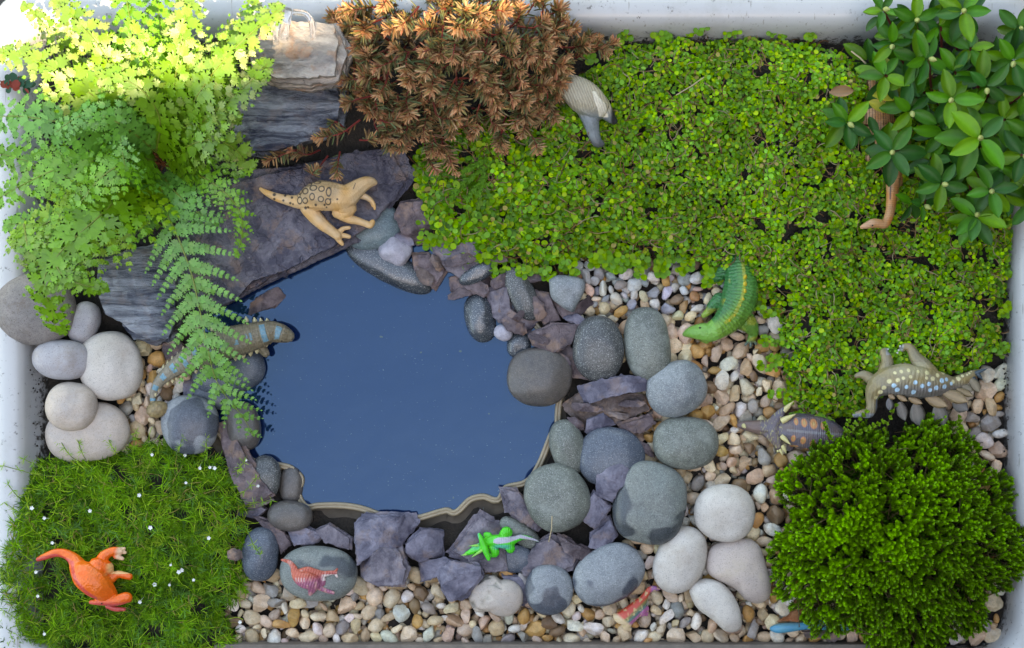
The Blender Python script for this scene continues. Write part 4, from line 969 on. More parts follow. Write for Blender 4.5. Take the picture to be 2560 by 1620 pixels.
for X0, Y0, X1, Y1, W_, za, zb, c in [(1230, 930, 1560, 1080, 190, 40, 44, (.33, .22, .12)), (1500, 860, 1880, 1010, 200, 38, 40, (.33, .23, .13)), (960, 950, 1165, 1035, 110, 46, 50, (.30, .19, .10)), (780, 905, 930, 995, 95, 48, 52, (.30, .19, .10)), (650, 900, 750, 960, 90, 46, 48, (.28, .18, .10)), (1720, 815, 1990, 930, 110, 30, 30, (.28, .2, .11)),
                                (700, 960, 725, 1160, 130, 22, 18, (.17, .16, .16)), (860, 1020, 960, 1310, 180, 22, 14, (.20, .18, .16)), (1110, 1040, 1190, 1400, 250, 22, 12, (.21, .185, .16)), (1440, 1060, 1570, 1400, 260, 20, 12, (.21, .19, .165)), (1700, 1000, 1930, 1150, 230, 18, 14, (.19, .18, .17)), (1960, 660, 2110, 870, 160, 20, 16, (.27, .22, .15)), (1800, 760, 1990, 850, 120, 24, 22, (.24, .2, .14))]:
    plate(q(X0, Y0), q(X1, Y1), W_ / 6.174, za, zb, c)
MAT['tailspike'] = m_plain('dark_tail_paint', (.05, .08, .10), .35)
for a_, b_ in (((2440, 934), (2472, 921)), ((2446, 934), (2460, 950)), ((2430, 942), (2452, 958))): cone(root, 'tail_spike', w2(*a_, 14), w2(*b_, 16), .0020, 'tailspike')
ball(root, 'eye', w2(2161, 1034, 19), .0008, 'eye')
MAT['nail'] = m_plain('pale_nail', (.6, .62, .6), .4)
for X, Y in ((2254, 866), (2250, 876), (2247, 882), (2224, 874), (2224, 881)): ball(root, 'nail', w2(X, Y, 10), .0011, 'nail')

# g) brown horned toy with orange spots
q = lambda X, Y: (1840 + X / 10.03, 1000 + Y / 10.03)
def colG(u, v, w):
    c = lerp([.15, .10, .085], [.10, .09, .12], vnoise(u, v, 16, 3))
    st = vnoise(u * 3, v, 5, 6); c = lerp(c, [.34, .29, .14], sst(st, .62, .8) * (u > 1900) * (u < 1952) * .8)
    c = lerp(c, [.20, .115, .08], (u < 1900) * .5)
    for X, Y, rx, ry in [(1640, 550, 80, 120), (1870, 575, 105, 140), (1450, 520, 60, 100), (1380, 940, 60, 100), (1610, 985, 75, 110), (1850, 1070, 80, 120), (2110, 620, 80, 110), (1700, 1240, 90, 60), (1440, 1150, 90, 40), (2050, 1180, 70, 80)]:
        x, y = q(X, Y); r = np.hypot((u - x) / rx * 10.03, (v - y) / ry * 10.03)
        c = lerp(c, [.50, .20, .08], (1 - sst(r, .7, 1.05)) * (w > 14)); c = lerp(c, [.42, .26, .10], (1 - sst(r, .2, .6)) * (w > 14))
    bd = np.sin(u * 1.2); ln = (np.abs(v - 1073 - (u - 1960) * .08) < 3) & (u > 1962); c = np.where(ln[:, None], c * .5 + .12, c)
    return c, np.where(u > 1962, .4 * bd, .8 * vnoise(u, v, 5, 2))
ch = [[(1851, 1064, 7, 12), (1862, 1065, 11, 14), (1880, 1067, 15, 17), (1900, 1069, 19, 20), (1920, 1070, 20, 24), (1940, 1072, 18, 30)],
      [(1956, 1024, 7, 40), (1948, 1036, 12, 36), (1938, 1054, 18, 32), (1934, 1072, 20, 30), (1938, 1092, 17, 32), (1944, 1110, 12, 34), (1948, 1126, 6, 34)],
      [(1950, 1040, 8, 40), (1912, 1062, 10, 28)], [(1944, 1112, 8, 36), (1910, 1078, 10, 26)],
      [(1960, 1075, 30, 24), (1985, 1074, 40, 30), (2015, 1080, 47, 34), (2050, 1086, 46, 34), (2085, 1095, 34, 30), (2120, 1110, 18, 22), (2150, 1125, 8, 14)],
      [(1985, 1100, 16, 10), (1980, 1122, 10, 5)], [(2060, 1115, 20, 10), (2062, 1135, 12, 5)]]
root, w2 = toy('toy_dinosaur', 'dark brown horned toy dinosaur with orange oval spots facing left from under the clipped shrub', ch, colG, .008, 'toy', voxel=1.0)
MAT['horn'] = m_plain('horn_paint', (.60, .52, .24), .4, .2)
cone(root, 'horn', w2(1951, 1052, 46), w2(1984, 1033, 58), .0030, 'horn', belly=1.05); cone(root, 'horn', w2(1950, 1088, 46), w2(1972, 1110, 56), .0026, 'horn', belly=1.05)
cone(root, 'horn', w2(1860, 1064, 20), w2(1864, 1070, 32), .0022, 'horn')
for (x0, y0), (x1, y1), r in (((1957, 1027), (1982, 1002), .0028), ((1954, 1112), (1964, 1134), .0022), ((1947, 1122), (1955, 1138), .0016), ((1943, 1126), (1940, 1130), .0014)): cone(root, 'frill_spike', w2(x0, y0, 40), w2(x1, y1, 42), r, 'horn')

# h) orange duck-billed toy on the moss
def colH(u, v, w):
    c = lerp([.85, .10, .008], [.88, .17, .02], vnoise(u, v, 26, 2))
    s, t = chain_param(u, v, [(88, 1400), (136, 1386), (185, 1404), (200, 1440), (225, 1470), (262, 1500)])
    c = lerp(c, [.55, .05, .06], (1 - sst(np.abs(t + np.where(s < 110, 3, 4)), 2, 9)) * (v > 1385) * (u < 250) * .85)
    head = (v > 1489) & (u > 222); c = lerp(c, [.55, .06, .07], head * sst(v, 1497, 1510) * .85)
    c = lerp(c, [.80, .48, .30], sst(u + (v - 1380) * .2, 283, 296) * (v < 1412)); c = lerp(c, [.80, .40, .16], sst(u, 262, 278) * (v > 1408) * (v < 1436))
    c = c * (.92 + .16 * vnoise(u, v, 3, 9))[:, None]
    return c, .8 * vnoise(u, v, 4, 5)
ch = [[(90, 1401, 6), (109, 1393, 9), (136, 1384, 11), (162, 1387, 13), (184, 1401, 17), (200, 1424, 26), (219, 1438, 36), (238, 1453, 38), (254, 1469, 32), (268, 1482, 24), (276, 1492, 18)],
      [(228, 1505, 5.5, 24), (250, 1504, 9, 26), (275, 1502, 12, 27), (300, 1498, 15, 27), (318, 1493, 14, 26), (322, 1498, 9, 24)],
      [(268, 1516, 7, 16), (285, 1523, 7.5, 14), (308, 1525, 5, 12)],
      [(244, 1418, 26), (262, 1420, 20), (268, 1424, 15)], [(252, 1408, 18), (256, 1394, 15), (270, 1383, 12), (286, 1379, 11), (296, 1381, 9)],
      [(294, 1376, 6), (306, 1374, 4)], [(294, 1381, 7), (308, 1384, 4.5)], [(286, 1392, 8, 8), (302, 1399, 5, 6)],
      [(262, 1456, 18), (280, 1444, 12), (291, 1438, 10), (304, 1440, 9.5), (320, 1444, 9)]]
root, w2 = toy('toy_dinosaur', 'orange duck-billed toy dinosaur with a long curved tail lying on the moss', ch, colH, .035, 'toyshine')
ball(root, 'eye', w2(258, 1506, 36), .0007, 'eye')

# i) small red toy on the cobble
def colI(u, v, w):
    c = lerp([.50, .10, .06], [.34, .10, .17], sst(v + (u - 750) * .15, 1438, 1462)); c = lerp(c, [.62, .30, .25], sst(vnoise(u, v, 7, 3), .6, .9) * .6)
    c = lerp(c, [.60, .45, .42], (np.sin(u * .9) > .6) * (np.abs(v - 1447) < 5) * (u > 736) * (u < 768) * .8); c = lerp(c, [.70, .55, .50], sst(u, 800, 812) * (v > 1436) * (v < 1452))
    return c, .5 * np.sin(u * .9 + v * .3)
ch = [[(704, 1401, 3), (714, 1403, 4.5), (724, 1407, 6), (733, 1418, 8), (739, 1432, 12), (752, 1444, 19), (768, 1450, 23), (782, 1458, 19), (780, 1472, 12), (775, 1486, 5)],
      [(756, 1432, 13), (770, 1428, 12), (786, 1432, 11), (806, 1436, 9), (824, 1433, 6), (838, 1432, 5)], [(836, 1432, 4), (842, 1424, 3)], [(836, 1433, 4), (842, 1443, 3)], [(800, 1440, 9), (806, 1450, 8), (806, 1460, 7)],
      [(788, 1462, 10), (800, 1471, 7), (816, 1478, 5.5), (832, 1483, 4.5)]]
root, w2 = toy('toy_dinosaur', 'small dull red toy dinosaur lying on the grey-green oval cobble', ch, colI, .0325, 'toyshine', voxel=.8, smooth_it=3, flat=.6)
ball(root, 'eye', w2(713, 1402, 6), .0004, 'eye')

# j) bright green horned toy
def colJ(u, v, w):
    c = lerp([.0, .62, .03], [.0, .50, .02], vnoise(u, v, 12, 2))
    ax = np.interp(u, [1234, 1270, 1300, 1346], [1351, 1348, 1341, 1353]); wd_ = np.interp(u, [1232, 1245, 1290, 1346], [4, 9, 6, 3])
    c = lerp(c, [.45, .42, .48], (1 - sst(np.abs(v - ax), wd_ * .7, wd_ * 1.1)) * (u > 1234)); c = lerp(c, [.03, .50, .32], sst(-np.abs(u - 1255), -28, -10) * sst(-np.abs(v - 1366), -9, -3))
    c = lerp(c, [.02, .50, .26], (u < 1198) * sst(-v, -1380, -1365) * .8)
    return c, .4 * np.sin(u * 1.1) * (u > 1232)
ch = [[(1218, 1354, 11), (1232, 1352, 15), (1250, 1353, 17), (1268, 1356, 16), (1286, 1350, 10), (1304, 1344, 7), (1325, 1347, 4.5), (1346, 1355, 1.6)],
      [(1258, 1340, 12), (1265, 1330, 14), (1270, 1332, 12)], [(1272, 1362, 14), (1276, 1372, 12)], [(1232, 1368, 12), (1238, 1382, 11), (1230, 1388, 7)], [(1222, 1340, 9), (1216, 1338, 8)],
      [(1198, 1335, 4.5, 22), (1204, 1347, 7, 22), (1210, 1362, 9, 20), (1216, 1380, 8, 20), (1222, 1396, 5, 20)], [(1204, 1368, 13), (1192, 1373, 12), (1178, 1380, 8), (1165, 1386, 4.5)]]
root, w2 = toy('toy_dinosaur', 'bright green horned toy dinosaur with a lilac back on the broad purple slate', ch, colJ, .018, 'toyshine', voxel=.8, smooth_it=3)
MAT['greenhorn'] = m_plain('green_horn_paint', (.22, .62, .10), .3)
cone(root, 'horn', w2(1196, 1362, 20), w2(1172, 1363, 26), .0013, 'greenhorn'); cone(root, 'horn', w2(1206, 1374, 20), w2(1179, 1391, 26), .0015, 'greenhorn'); cone(root, 'horn', w2(1166, 1386, 8), w2(1153, 1389, 10), .0011, 'greenhorn')
ball(root, 'eye', w2(1188, 1381, 18), .0005, 'eye')

# k) small two-tone toy in the gravel
def colK(u, v, w):
    t = ((u - 1584) * .66 + (v - 1529) * .75); c = lerp([.60, .07, .04], [.20, .19, .07], sst(t, -7, 1)); c = lerp(c, [.10, .17, .15], sst(t, 2, 6)); c = lerp(c, [.42, .12, .26], sst(t, 9, 13))
    c = lerp(c, [.35, .12, .30], sst(u, 1622, 1632)); c = lerp(c, [.70, .50, .30], sst((v - 1529) * .8 - (u - 1584) * .6, 24, 34)); c = lerp(c, [.6, .45, .2], sst(vnoise(u, v, 5, 4), .72, .85) * .7)
    return c, .5 * vnoise(u, v, 4, 1)
ch = [[(1650, 1474, 3), (1638, 1472, 7), (1626, 1474, 8), (1617, 1484, 8), (1609, 1498, 11), (1598, 1513, 17), (1584, 1528, 21), (1568, 1540, 22), (1550, 1545, 15), (1540, 1540, 8)], [(1600, 1525, 18), (1612, 1522, 11), (1616, 1536, 6)], [(1568, 1552, 17), (1566, 1566, 11), (1574, 1574, 6)]]
root, w2 = toy('toy_dinosaur', 'small red, green and purple toy dinosaur lying face down in the gravel', ch, colK, .010, 'toyshine', voxel=.9, smooth_it=3, flat=.6)

# l) blue toy under the shrub
def colL(u, v, w):
    c = lerp([.02, .25, .42], [.06, .30, .38], vnoise(u, v * 3, 12, 4)); c = lerp(c, [.12, .26, .27], sst(-v, -1567, -1558) * (u < 1995) * .7); return c, .6 * vnoise(u, v, 6, 2) * (u > 2040)
ch = [[(1932, 1573, 7), (1944, 1572, 12), (1960, 1570, 13), (1982, 1568, 12), (2008, 1566, 10), (2034, 1564, 11), (2056, 1558, 17), (2076, 1556, 20), (2110, 1560, 18), (2140, 1552, 12), (2165, 1540, 7)], [(2058, 1550, 12), (2062, 1540, 10)]]
root, w2 = toy('toy_dinosaur', 'bright blue toy dinosaur with its long tail sticking out from under the clipped shrub', ch, colL, .012, 'toyshine', flat=.8)

# ------------------------------------------------------------------ plants
UP = np.array([0, 0, 1.0])
def rand_tilt(n, amt): 
    v = rng.normal(0, amt, (n, 3)); v[:, 2] = 1; return norm(v)
# round leaf template: folded disc, x is the leaf direction
def leaf_disc(k=9, fold=.18, cup=.1):
    th = np.linspace(0, 2 * math.pi, k, endpoint=False); x = np.cos(th) * .5 + .5; y = np.sin(th) * .46
    V = np.stack([x, y, fold * np.abs(y) + cup * (x - .5) ** 2], -1); V = np.concatenate([V, [[.5, 0, 0]]])
    F = np.stack([np.arange(k), (np.arange(k) + 1) % k, np.full(k, k)], -1); return V, F
def scatter_pts(poly, n):
    xs = [p[0] for p in poly]; ys = [p[1] for p in poly]; X = []; Y = []; c = 0
    while c < n:
        x = rng.uniform(min(xs), max(xs), n * 2); y = rng.uniform(min(ys), max(ys), n * 2); m = in_poly(x, y, poly); X.append(x[m]); Y.append(y[m]); c += m.sum()
    return np.concatenate(X)[:n], np.concatenate(Y)[:n]
GREENS = np.array([(.135, .31, .008), (.22, .41, .008), (.075, .235, .010), (.14, .35, .03), (.31, .43, .015), (.06, .17, .012), (.12, .31, .04)])
def leaf_carpet(poly, n, acc):
    x, y = scatter_pts(poly, n); h, ins = mat_h(x, y)
    keep = vnoise(x, y, 26, 21) + .35 * vnoise(x, y, 9, 22) > .41; x, y, h = x[keep], y[keep], h[keep]; n = len(x)
    z = h + rng.normal(0, .0022, n) - np.abs(rng.normal(0, .0045, n)) * (rng.random(n) < .45)
    big = np.clip((1750 - x) / 600, 0, 1) * np.clip((y - 250) / 200, 0, 1)
    sz = (rng.uniform(6.5, 12, n) + 8 * big * rng.random(n) + 4 * (rng.random(n) < .08)) * S
    T, F = leaf_disc(); d = rng.normal(size=(n, 3)); d[:, 2] *= .3
    R = frames(d, rand_tilt(n, .55)) * sz[:, None, None]
    ci = rng.choice(7, n, p=[.27, .19, .14, .16, .08, .09, .07]); col = GREENS[ci] * (rng.uniform(.75, 1.55, n) * (.78 + .5 * vnoise(x, y, 75, 61)) * (.8 + .35 * vnoise(x, y, 24, 62)))[:, None]
    ye = rng.random(n) < .03; col[ye] = (.42, .33, .09)
    acc.add(*scatter(T, F, R, PA(x, y, z), col))
def strands(xyf, n, acc, col, rad=.00035, L=(20, 70), zoff=.0, curl=1.0):
    for _ in range(n):
        x, y = xyf(); a = rng.uniform(0, 2 * math.pi); k = 7; l = rng.uniform(*L) / k; pts = []
        z = zoff + rng.uniform(-.004, .0025)
        da = rng.normal(0, .3) * curl
        for i in range(k):
            h, ins = mat_h(np.array([x]), np.array([y])); hz = h[0] if ins[0] else .012
            pts.append(P(x, y, hz + z + .003 * math.sin(i * .9))); x += l * math.cos(a); y += l * math.sin(a); a += da + rng.normal(0, .15)
        c = np.array(col[rng.integers(len(col))]) * rng.uniform(.7, 1.2); tube(pts, rad, c, acc, 4)
acc = Acc(); leaf_carpet(MAT_POLY, 46000, acc)
cp = empty('creeping_plant', P(1850, 560, 0)); tag(cp, 'dense carpet of tiny round-leaved creeping plant filling the back right of the sink', 'ground cover', kind='stuff')
# trailing shoots over the front edge
tr = Acc(); T, F = leaf_disc()
edge = [(1060, 560, 120), (1090, 585, 100), (1130, 605, 100), (1170, 630, 110), (1200, 640, 95), (1240, 660, 100), (1290, 665, 120), (1320, 670, 85), (1350, 670, 60), (1400, 655, 90), (1440, 650, 100), (1480, 635, 80), (1520, 632, 95), (1560, 640, 85), (1600, 642, 90), (1660, 645, 100), (1720, 650, 95), (1790, 665, 100), (1850, 700, 120), (1900, 735, 130), (1938, 790, 160), (1950, 860, 170), (1958, 920, 160), (1975, 980, 150), (2000, 1030, 130), (2060, 1040, 100), (2530, 420, 0), (2535, 520, 10), (2530, 600, 0), (2520, 690, 10), (2515, 770, 30), (2505, 860, 60),
        (1560, 110, -90), (1640, 105, -80), (1740, 96, -100), (1840, 98, -90), (1930, 104, -80), (2010, 112, -70), (1480, 165, -120)]
for ex, ey, ang in edge * 3:
    x = ex + rng.normal(0, 12); y = ey - rng.uniform(0, 16); a = math.radians(ang + rng.normal(0, 26)); L = rng.uniform(16, 52) * (.6 if ang < 0 or ex > 2400 else 1); k = max(3, int(L / 9)); pts = []; z0 = .022 + rng.uniform(-.006, .006)
    for i in range(k + 1):
        t = i / k; pts.append((x, y, z0 - .008 * t * t)); x += L / k * math.cos(a); y += L / k * math.sin(a); a += rng.normal(0, .2)
    pts = np.array(pts); W = PA(pts[:, 0], pts[:, 1], pts[:, 2]); tube(W, .0004, np.array((.22, .14, .07)), tr, 4)
    m = k * 2 + 2; ii = np.repeat(np.arange(1, k + 1), 2)[:m]; ii = np.concatenate([ii, [k, k, k]]); n = len(ii)
    sd = np.where(np.arange(n) % 2 == 0, 1, -1); an = -(a + sd * 1.2 + rng.normal(0, .35, n)); d = np.stack([np.cos(an), np.sin(an), rng.normal(.1, .15, n)], -1)
    sz = rng.uniform(11, 19, n) * S * (1.0 if ex < 1800 else .8); R = frames(d, rand_tilt(n, .3)) * sz[:, None, None]
    col = GREENS[rng.choice([0, 1, 3, 3, 1], n)] * rng.uniform(.85, 1.2, (n, 1)); tr.add(*scatter(T, F, R, W[ii] + UP * .0005, col))
st = Acc()
def mp_():
    x, y = scatter_pts(MAT_POLY, 1); return x[0], y[0]
strands(mp_, 1700, st, [(.20, .09, .035), (.26, .16, .08), (.13, .06, .025), (.30, .23, .14)], zoff=.0018, rad=.00042, L=(20, 75))
for _ in range(170):                                   # bits of bark and dead leaf caught in the carpet
    xx, yy = mp_(); hh, _i = mat_h(np.array([xx]), np.array([yy])); V_, F_ = SH2[rng.integers(20)]
    st.add(V_ * np.array([rng.uniform(.0012, .003), rng.uniform(.0006, .0014), .0005]) @ np.array([[math.cos(xx), math.sin(xx), 0], [-math.sin(xx), math.cos(xx), 0], [0, 0, 1]]) + np.array(P(xx, yy, hh[0] + .001)), F_, np.array([(.10, .05, .03), (.20, .12, .06), (.04, .025, .02)][rng.integers(3)]))
obj_child('leaves', acc.mesh('leaves'), MAT['leafmat'], cp)['kind'] = 'stuff'
obj_child('trailing_shoots', tr.mesh('trailing_shoots'), MAT['leafmat'], cp); obj_child('stems', st.mesh('stems', smooth=True), MAT['twig'], cp)

# little feathery sprig in the carpet
def feather(x0, y0, x1, y1, z0, z1, name, label, L=12, n=24, col=(.09, .24, .02)):
    a = Acc(); t = np.linspace(0, 1, 12); W = PA(x0 + (x1 - x0) * t, y0 + (y1 - y0) * t, z0 + (z1 - z0) * t + .004 * np.sin(t * 3)); tube(W, .0005, col, a, 5)
    T = np.array([[0, -.12, 0], [.5, -.16, .05], [1, 0, 0], [.5, .16, .05], [0, .12, 0]]); Fq = np.array([[0, 1, 2, 3, 4]])
    m = n * 6; tt = rng.uniform(0.02, 1, m); ang = math.atan2(-(y1 - y0), x1 - x0); sd = rng.choice([-1, 1], m); an = ang + sd * rng.uniform(.3, 1.1, m)
    d = np.stack([np.cos(an), np.sin(an), rng.uniform(-.1, .6, m)], -1); R = frames(d, rand_tilt(m, .4)) * (rng.uniform(.6, 1.1, m) * L * S)[:, None, None]
    p = np.stack([np.interp(tt, t, W[:, k]) for k in range(3)], -1); a.add(*scatter(T, Fq, R, p, np.array(col) * rng.uniform(.7, 1.4, (m, 1)))); return a
spr = empty('feathery_sprig', P(1190, 440, .03)); tag(spr, 'bright green feathery conifer sprig poking from the creeping plant below the bronze one', 'sprig')
for a_ in ((1240, 400, 1130, 480, .036, .044), (1235, 420, 1165, 500, .036, .040), (1225, 395, 1160, 430, .036, .046), (1210, 430, 1195, 490, .034, .04), (1180, 440, 1125, 500, .04, .04)):
    obj_child('twig', feather(*a_, 'twig', '').mesh('twig'), MAT['hebe'], spr)

# moss cushion
def spikes_tmpl(): return np.array([[0, -.03, 0], [.55, -.04, .04], [1, 0, 0], [.55, .04, .04], [0, .03, 0]]), np.array([[0, 1, 2, 3, 4]])
mo = empty('moss_cushion', P(320, 1380, 0)); tag(mo, 'cushion of spiky green moss-like plant with tiny white flowers in the near left corner', 'moss', kind='stuff')
a = Acc(); T, F = spikes_tmpl(); n0 = 3000; x, y = scatter_pts(MOSS_POLY, n0); h, _ = moss_h(x, y)
keep = vnoise(x, y, 30, 31) + .4 * vnoise(x, y, 11, 33) > .46; x, y, h = x[keep], y[keep], h[keep]; n0 = len(x); c = PA(x, y, h + rng.normal(0, .002, n0) - .003)
GM = np.array([(.15, .36, .012), (.22, .46, .02), (.34, .50, .04), (.06, .18, .01), (.16, .38, .08)])
tc = GM[rng.choice(5, n0, p=[.34, .24, .10, .22, .10])] * (rng.uniform(.6, 1.1, n0) * (.65 + .6 * vnoise(x, y, 50, 66)))[:, None]
for k in range(12):
    an = k * 2.4 + rng.uniform(0, 6.28, n0); d = np.stack([np.cos(an), np.sin(an), rng.uniform(-.1, 1.0, n0)], -1)
    R = frames(d, rand_tilt(n0, .5)) * (rng.uniform(14, 31, n0) * S)[:, None, None]; R[:, :, 1] *= 1.0
    a.add(*scatter(T, F, R, c + rng.normal(0, .0008, (n0, 3)), tc * rng.uniform(.8, 1.2, (n0, 1))))
for _ in range(700):                              # wandering green and straw coloured stems
    xx, yy = scatter_pts(MOSS_POLY, 1); xx = xx[0]; yy = yy[0]; an = rng.uniform(0, 6.28); pts = []; l = rng.uniform(20, 60) / 6
    for i in range(7):
        hh, ins = moss_h(np.array([xx]), np.array([yy])); hz = hh[0] if ins[0] else .012 + max(0, (110 - xx) / 110) * .022
        pts.append(P(xx, yy, hz + .0015 + .002 * math.sin(i))); xx += l * math.cos(an); yy += l * math.sin(an); an += rng.normal(0, .25)
    tube(pts, .0003, GM[rng.integers(3)] * 1.3 if rng.random() < .8 else np.array((.4, .3, .1)), a, 4)
# loose shoots reaching over the rim and the stones
for (x0, y0, x1, y1) in [(150, 1190, 8, 1168), (140, 1170, 60, 1152), (100, 1300, 10, 1260), (60, 1250, 20, 1215), (190, 1150, 150, 1105), (300, 1140, 270, 1100), (215, 1150, 190, 1090), (330, 1130, 340, 1085), (440, 1140, 462, 1075), (520, 1160, 515, 1100), (600, 1250, 680, 1255), (590, 1240, 640, 1200), (580, 1180, 610, 1160), (620, 1330, 650, 1390), (60, 1480, 5, 1440), (80, 1560, 10, 1530)] + [(rng.uniform(20, 600), 1150, 0, 0) for _ in range(0)]:
    t = np.linspace(0, 1, 8); zz = .028 + .006 * np.sin(t * 3) + (.01 if x0 < 160 else 0); W = PA(x0 + (x1 - x0) * t, y0 + (y1 - y0) * t + 5 * np.sin(t * 4), zz); tube(W, .00035, (.14, .22, .04), a, 4)
    for q_ in (7, 5, 3):
        m = 8; an = rng.uniform(0, 6.28, m); d = np.stack([np.cos(an), np.sin(an), rng.uniform(0, .5, m)], -1); R = frames(d, rand_tilt(m, .4)) * (rng.uniform(11, 19, m) * S)[:, None, None]
        a.add(*scatter(T, F, R, np.tile(W[q_], (m, 1)), GM[rng.choice(3, m)]))
obj_child('shoots', a.mesh('shoots'), MAT['moss'], mo)['kind'] = 'stuff'
MAT['petal'] = m_plain('white_petal', (.78, .78, .72), .5)
FL = [(465, 1207), (348, 1238), (225, 1277), (111, 1295), (376, 1319), (131, 1357), (427, 1412), (447, 1430), (455, 1425), (484, 1450), (387, 1461), (424, 1462), (350, 1505), (111, 1585), (600, 1555), (522, 1345), (615, 1150), (645, 1215), (455, 1077), (515, 1096), (380, 1137), (463, 1138), (537, 1170), (80, 1270), (95, 1490), (90, 1430), (525, 1168), (500, 1170)]
for fx, fy in FL:
    hh, ins = moss_h(np.array([fx]), np.array([fy])); b = Acc(); z = (hh[0] if ins[0] else .02) + .007; c = P(fx, fy, z)
    Tp = np.array([[0, -.1, 0], [.6, -.42, .12], [1.0, 0, .2], [.6, .42, .12], [0, .1, 0]]); an = np.arange(5) * 1.2566 + rng.uniform(0, 6); d = np.stack([np.cos(an), np.sin(an), np.full(5, rng.uniform(-.1, .5))], -1)
    R = frames(d, np.tile(norm(np.array([rng.normal(0, .2), rng.normal(0, .2), 1])), (5, 1))) * rng.uniform(4, 6.5) * S
    b.add(*scatter(Tp, np.array([[0, 1, 2, 3, 4]]), R, np.tile(np.array(c), (5, 1)), np.tile((.78, .78, .72), (5, 1))))
    tube([c, c - Vector((rng.uniform(-.004, .004), rng.uniform(-.004, .004), .008))], .00025, (.7, .7, .6), b, 4)
    obj_child('flower', b.mesh('flower'), MAT['petal'], mo)
o = slate([(568, 1380), (585, 1370), (604, 1378), (606, 1396), (590, 1402), (570, 1396)], .030, .003, 'slatebrown', 'crumpled dead brown leaf on the right edge of the moss', 70, name='dead_leaf', group=None, cat='leaf', undercut=.98)

# ---------------- fern
def pinnule(k=4):
    """toothed leaflet, x along it"""
    pts = [(0, .06)]
    for i in range(k):
        t = (i + .35) / k; w_ = .38 * math.sin(math.pi * min(1, t * .74 + .26)) ** .85; pts += [(t - .02, w_ * .84), (t + .30 / k, w_ * 1.14)]
    pts += [(.9, .05), (1.12, 0)]
    lo = [(x, -y) for x, y in pts[:-1]][::-1]; P2 = pts + lo
    V = np.array([(x, y, .16 * abs(y) - .07 * x * x) for x, y in P2] + [(.42, 0, 0)]); n = len(P2)
    return V, np.stack([np.arange(n), (np.arange(n) + 1) % n, np.full(n, n)], -1)
PV, PF = pinnule(4); PV3, PF3 = pinnule(3)
def frond(parent, pts, Lmax, spacing, plen, col, prof='full', droop=.25, fwd=68, roll=0.0, var=.22, pale=0.0):
    """pts: (x, y, z metres) from base to tip, lengths in plan units"""
    a = Acc(); c = catmull(np.array(pts, float), 8); W = PA(c[:, 0], c[:, 1], c[:, 2]); seg = np.linalg.norm(np.diff(W, axis=0), axis=1); s = np.concatenate([[0], np.cumsum(seg)]); Ltot = s[-1]
    tube(W, np.interp(s / Ltot, [0, 1], [.0011, .0003]), (.20, .26, .04), a, 6)
    n = max(4, int(Ltot / (spacing * S))); up = norm(np.array([roll, 0, 1.0]))
    tg = norm(np.gradient(W, axis=0))
    B = []; Dd = []; Nn = []; Sz = []; Cc = []
    for i in range(n):
        t = (i + .6) / n; 
        f = {'long': min(1, .7 + 1.5 * t) * (min(1, (1.02 - t) * 2.6)) ** .8, 'full': min(1, .55 + 2.2 * t) * (1 - t) ** .62 * 1.05 + .05, 'mid': math.sin(math.pi * min(1, .18 + t * .82)) ** .8 + .05}[prof]
        L = Lmax * S * f * rng.uniform(.9, 1.08); pos = np.array([np.interp(t * Ltot, s, W[:, q_]) for q_ in range(3)]); d0 = norm(np.array([np.interp(t * Ltot, s, tg[:, q_]) for q_ in range(3)]))
        side = norm(np.cross(up, d0)); nrm = np.cross(d0, side)
        for sg in (1, -1):
            pa = min(.95, pale * 2.2 * t * rng.random() ** .6); ang = math.radians(fwd - 28 * t + rng.normal(0, 4)); d = d0 * math.cos(ang) + sg * side * math.sin(ang); pos2 = pos + d0 * (sg * .15 * spacing * S)  # sun glare on the frond tips painted in as a paler leaflet colour
            m = max(2, int(L / (plen * S * .62))); wav = rng.normal(0, .1)
            axp = []
            for j in range(m + 1):
                q_ = j / m; p = pos2 + d * L * q_ - np.array([0, 0, 1]) * droop * L * q_ * q_ + d0 * .12 * L * q_ * q_; axp.append(p)
            axp = np.array(axp); tube(axp, np.linspace(.0004, .00015, m + 1), np.array(col) * .9, a, 4)
            for j in range(m):
                q_ = (j + .35) / m; p = axp[j] + (axp[j + 1] - axp[j]) * .35; dd = norm(axp[j + 1] - axp[j]); sd2 = norm(np.cross(nrm + wav * side, dd)); sz = 1.15 * plen * S * (1.02 - .72 * q_) * (.55 + .5 * f)
                for s2 in (1, -1):
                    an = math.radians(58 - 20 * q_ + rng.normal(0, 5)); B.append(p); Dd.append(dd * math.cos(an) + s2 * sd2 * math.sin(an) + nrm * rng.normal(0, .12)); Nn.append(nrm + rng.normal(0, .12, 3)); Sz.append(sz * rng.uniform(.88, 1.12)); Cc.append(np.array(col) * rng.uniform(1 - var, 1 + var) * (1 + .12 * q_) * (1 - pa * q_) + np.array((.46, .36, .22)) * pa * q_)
            B.append(axp[-1]); Dd.append(norm(axp[-1] - axp[-2])); Nn.append(nrm); Sz.append(plen * S * .34 * (.5 + .5 * f)); Cc.append(np.array(col) * 1.15)
    R = frames(np.array(Dd), np.array(Nn)) * np.array(Sz)[:, None, None]
    a.add(*scatter(PV, PF, R, np.array(B), np.array(Cc)))
    return obj_child('frond', a.mesh('frond'), MAT['fern'], parent)
fe = empty('fern', P(390, 390, .01)); tag(fe, 'large bright green fern over the back left corner, one frond hanging to the water', 'fern')
LIME = (.13, .32, .012); MID = (.14, .38, .022); BLUE = (.12, .36, .055); OLIVE = (.23, .44, .018)
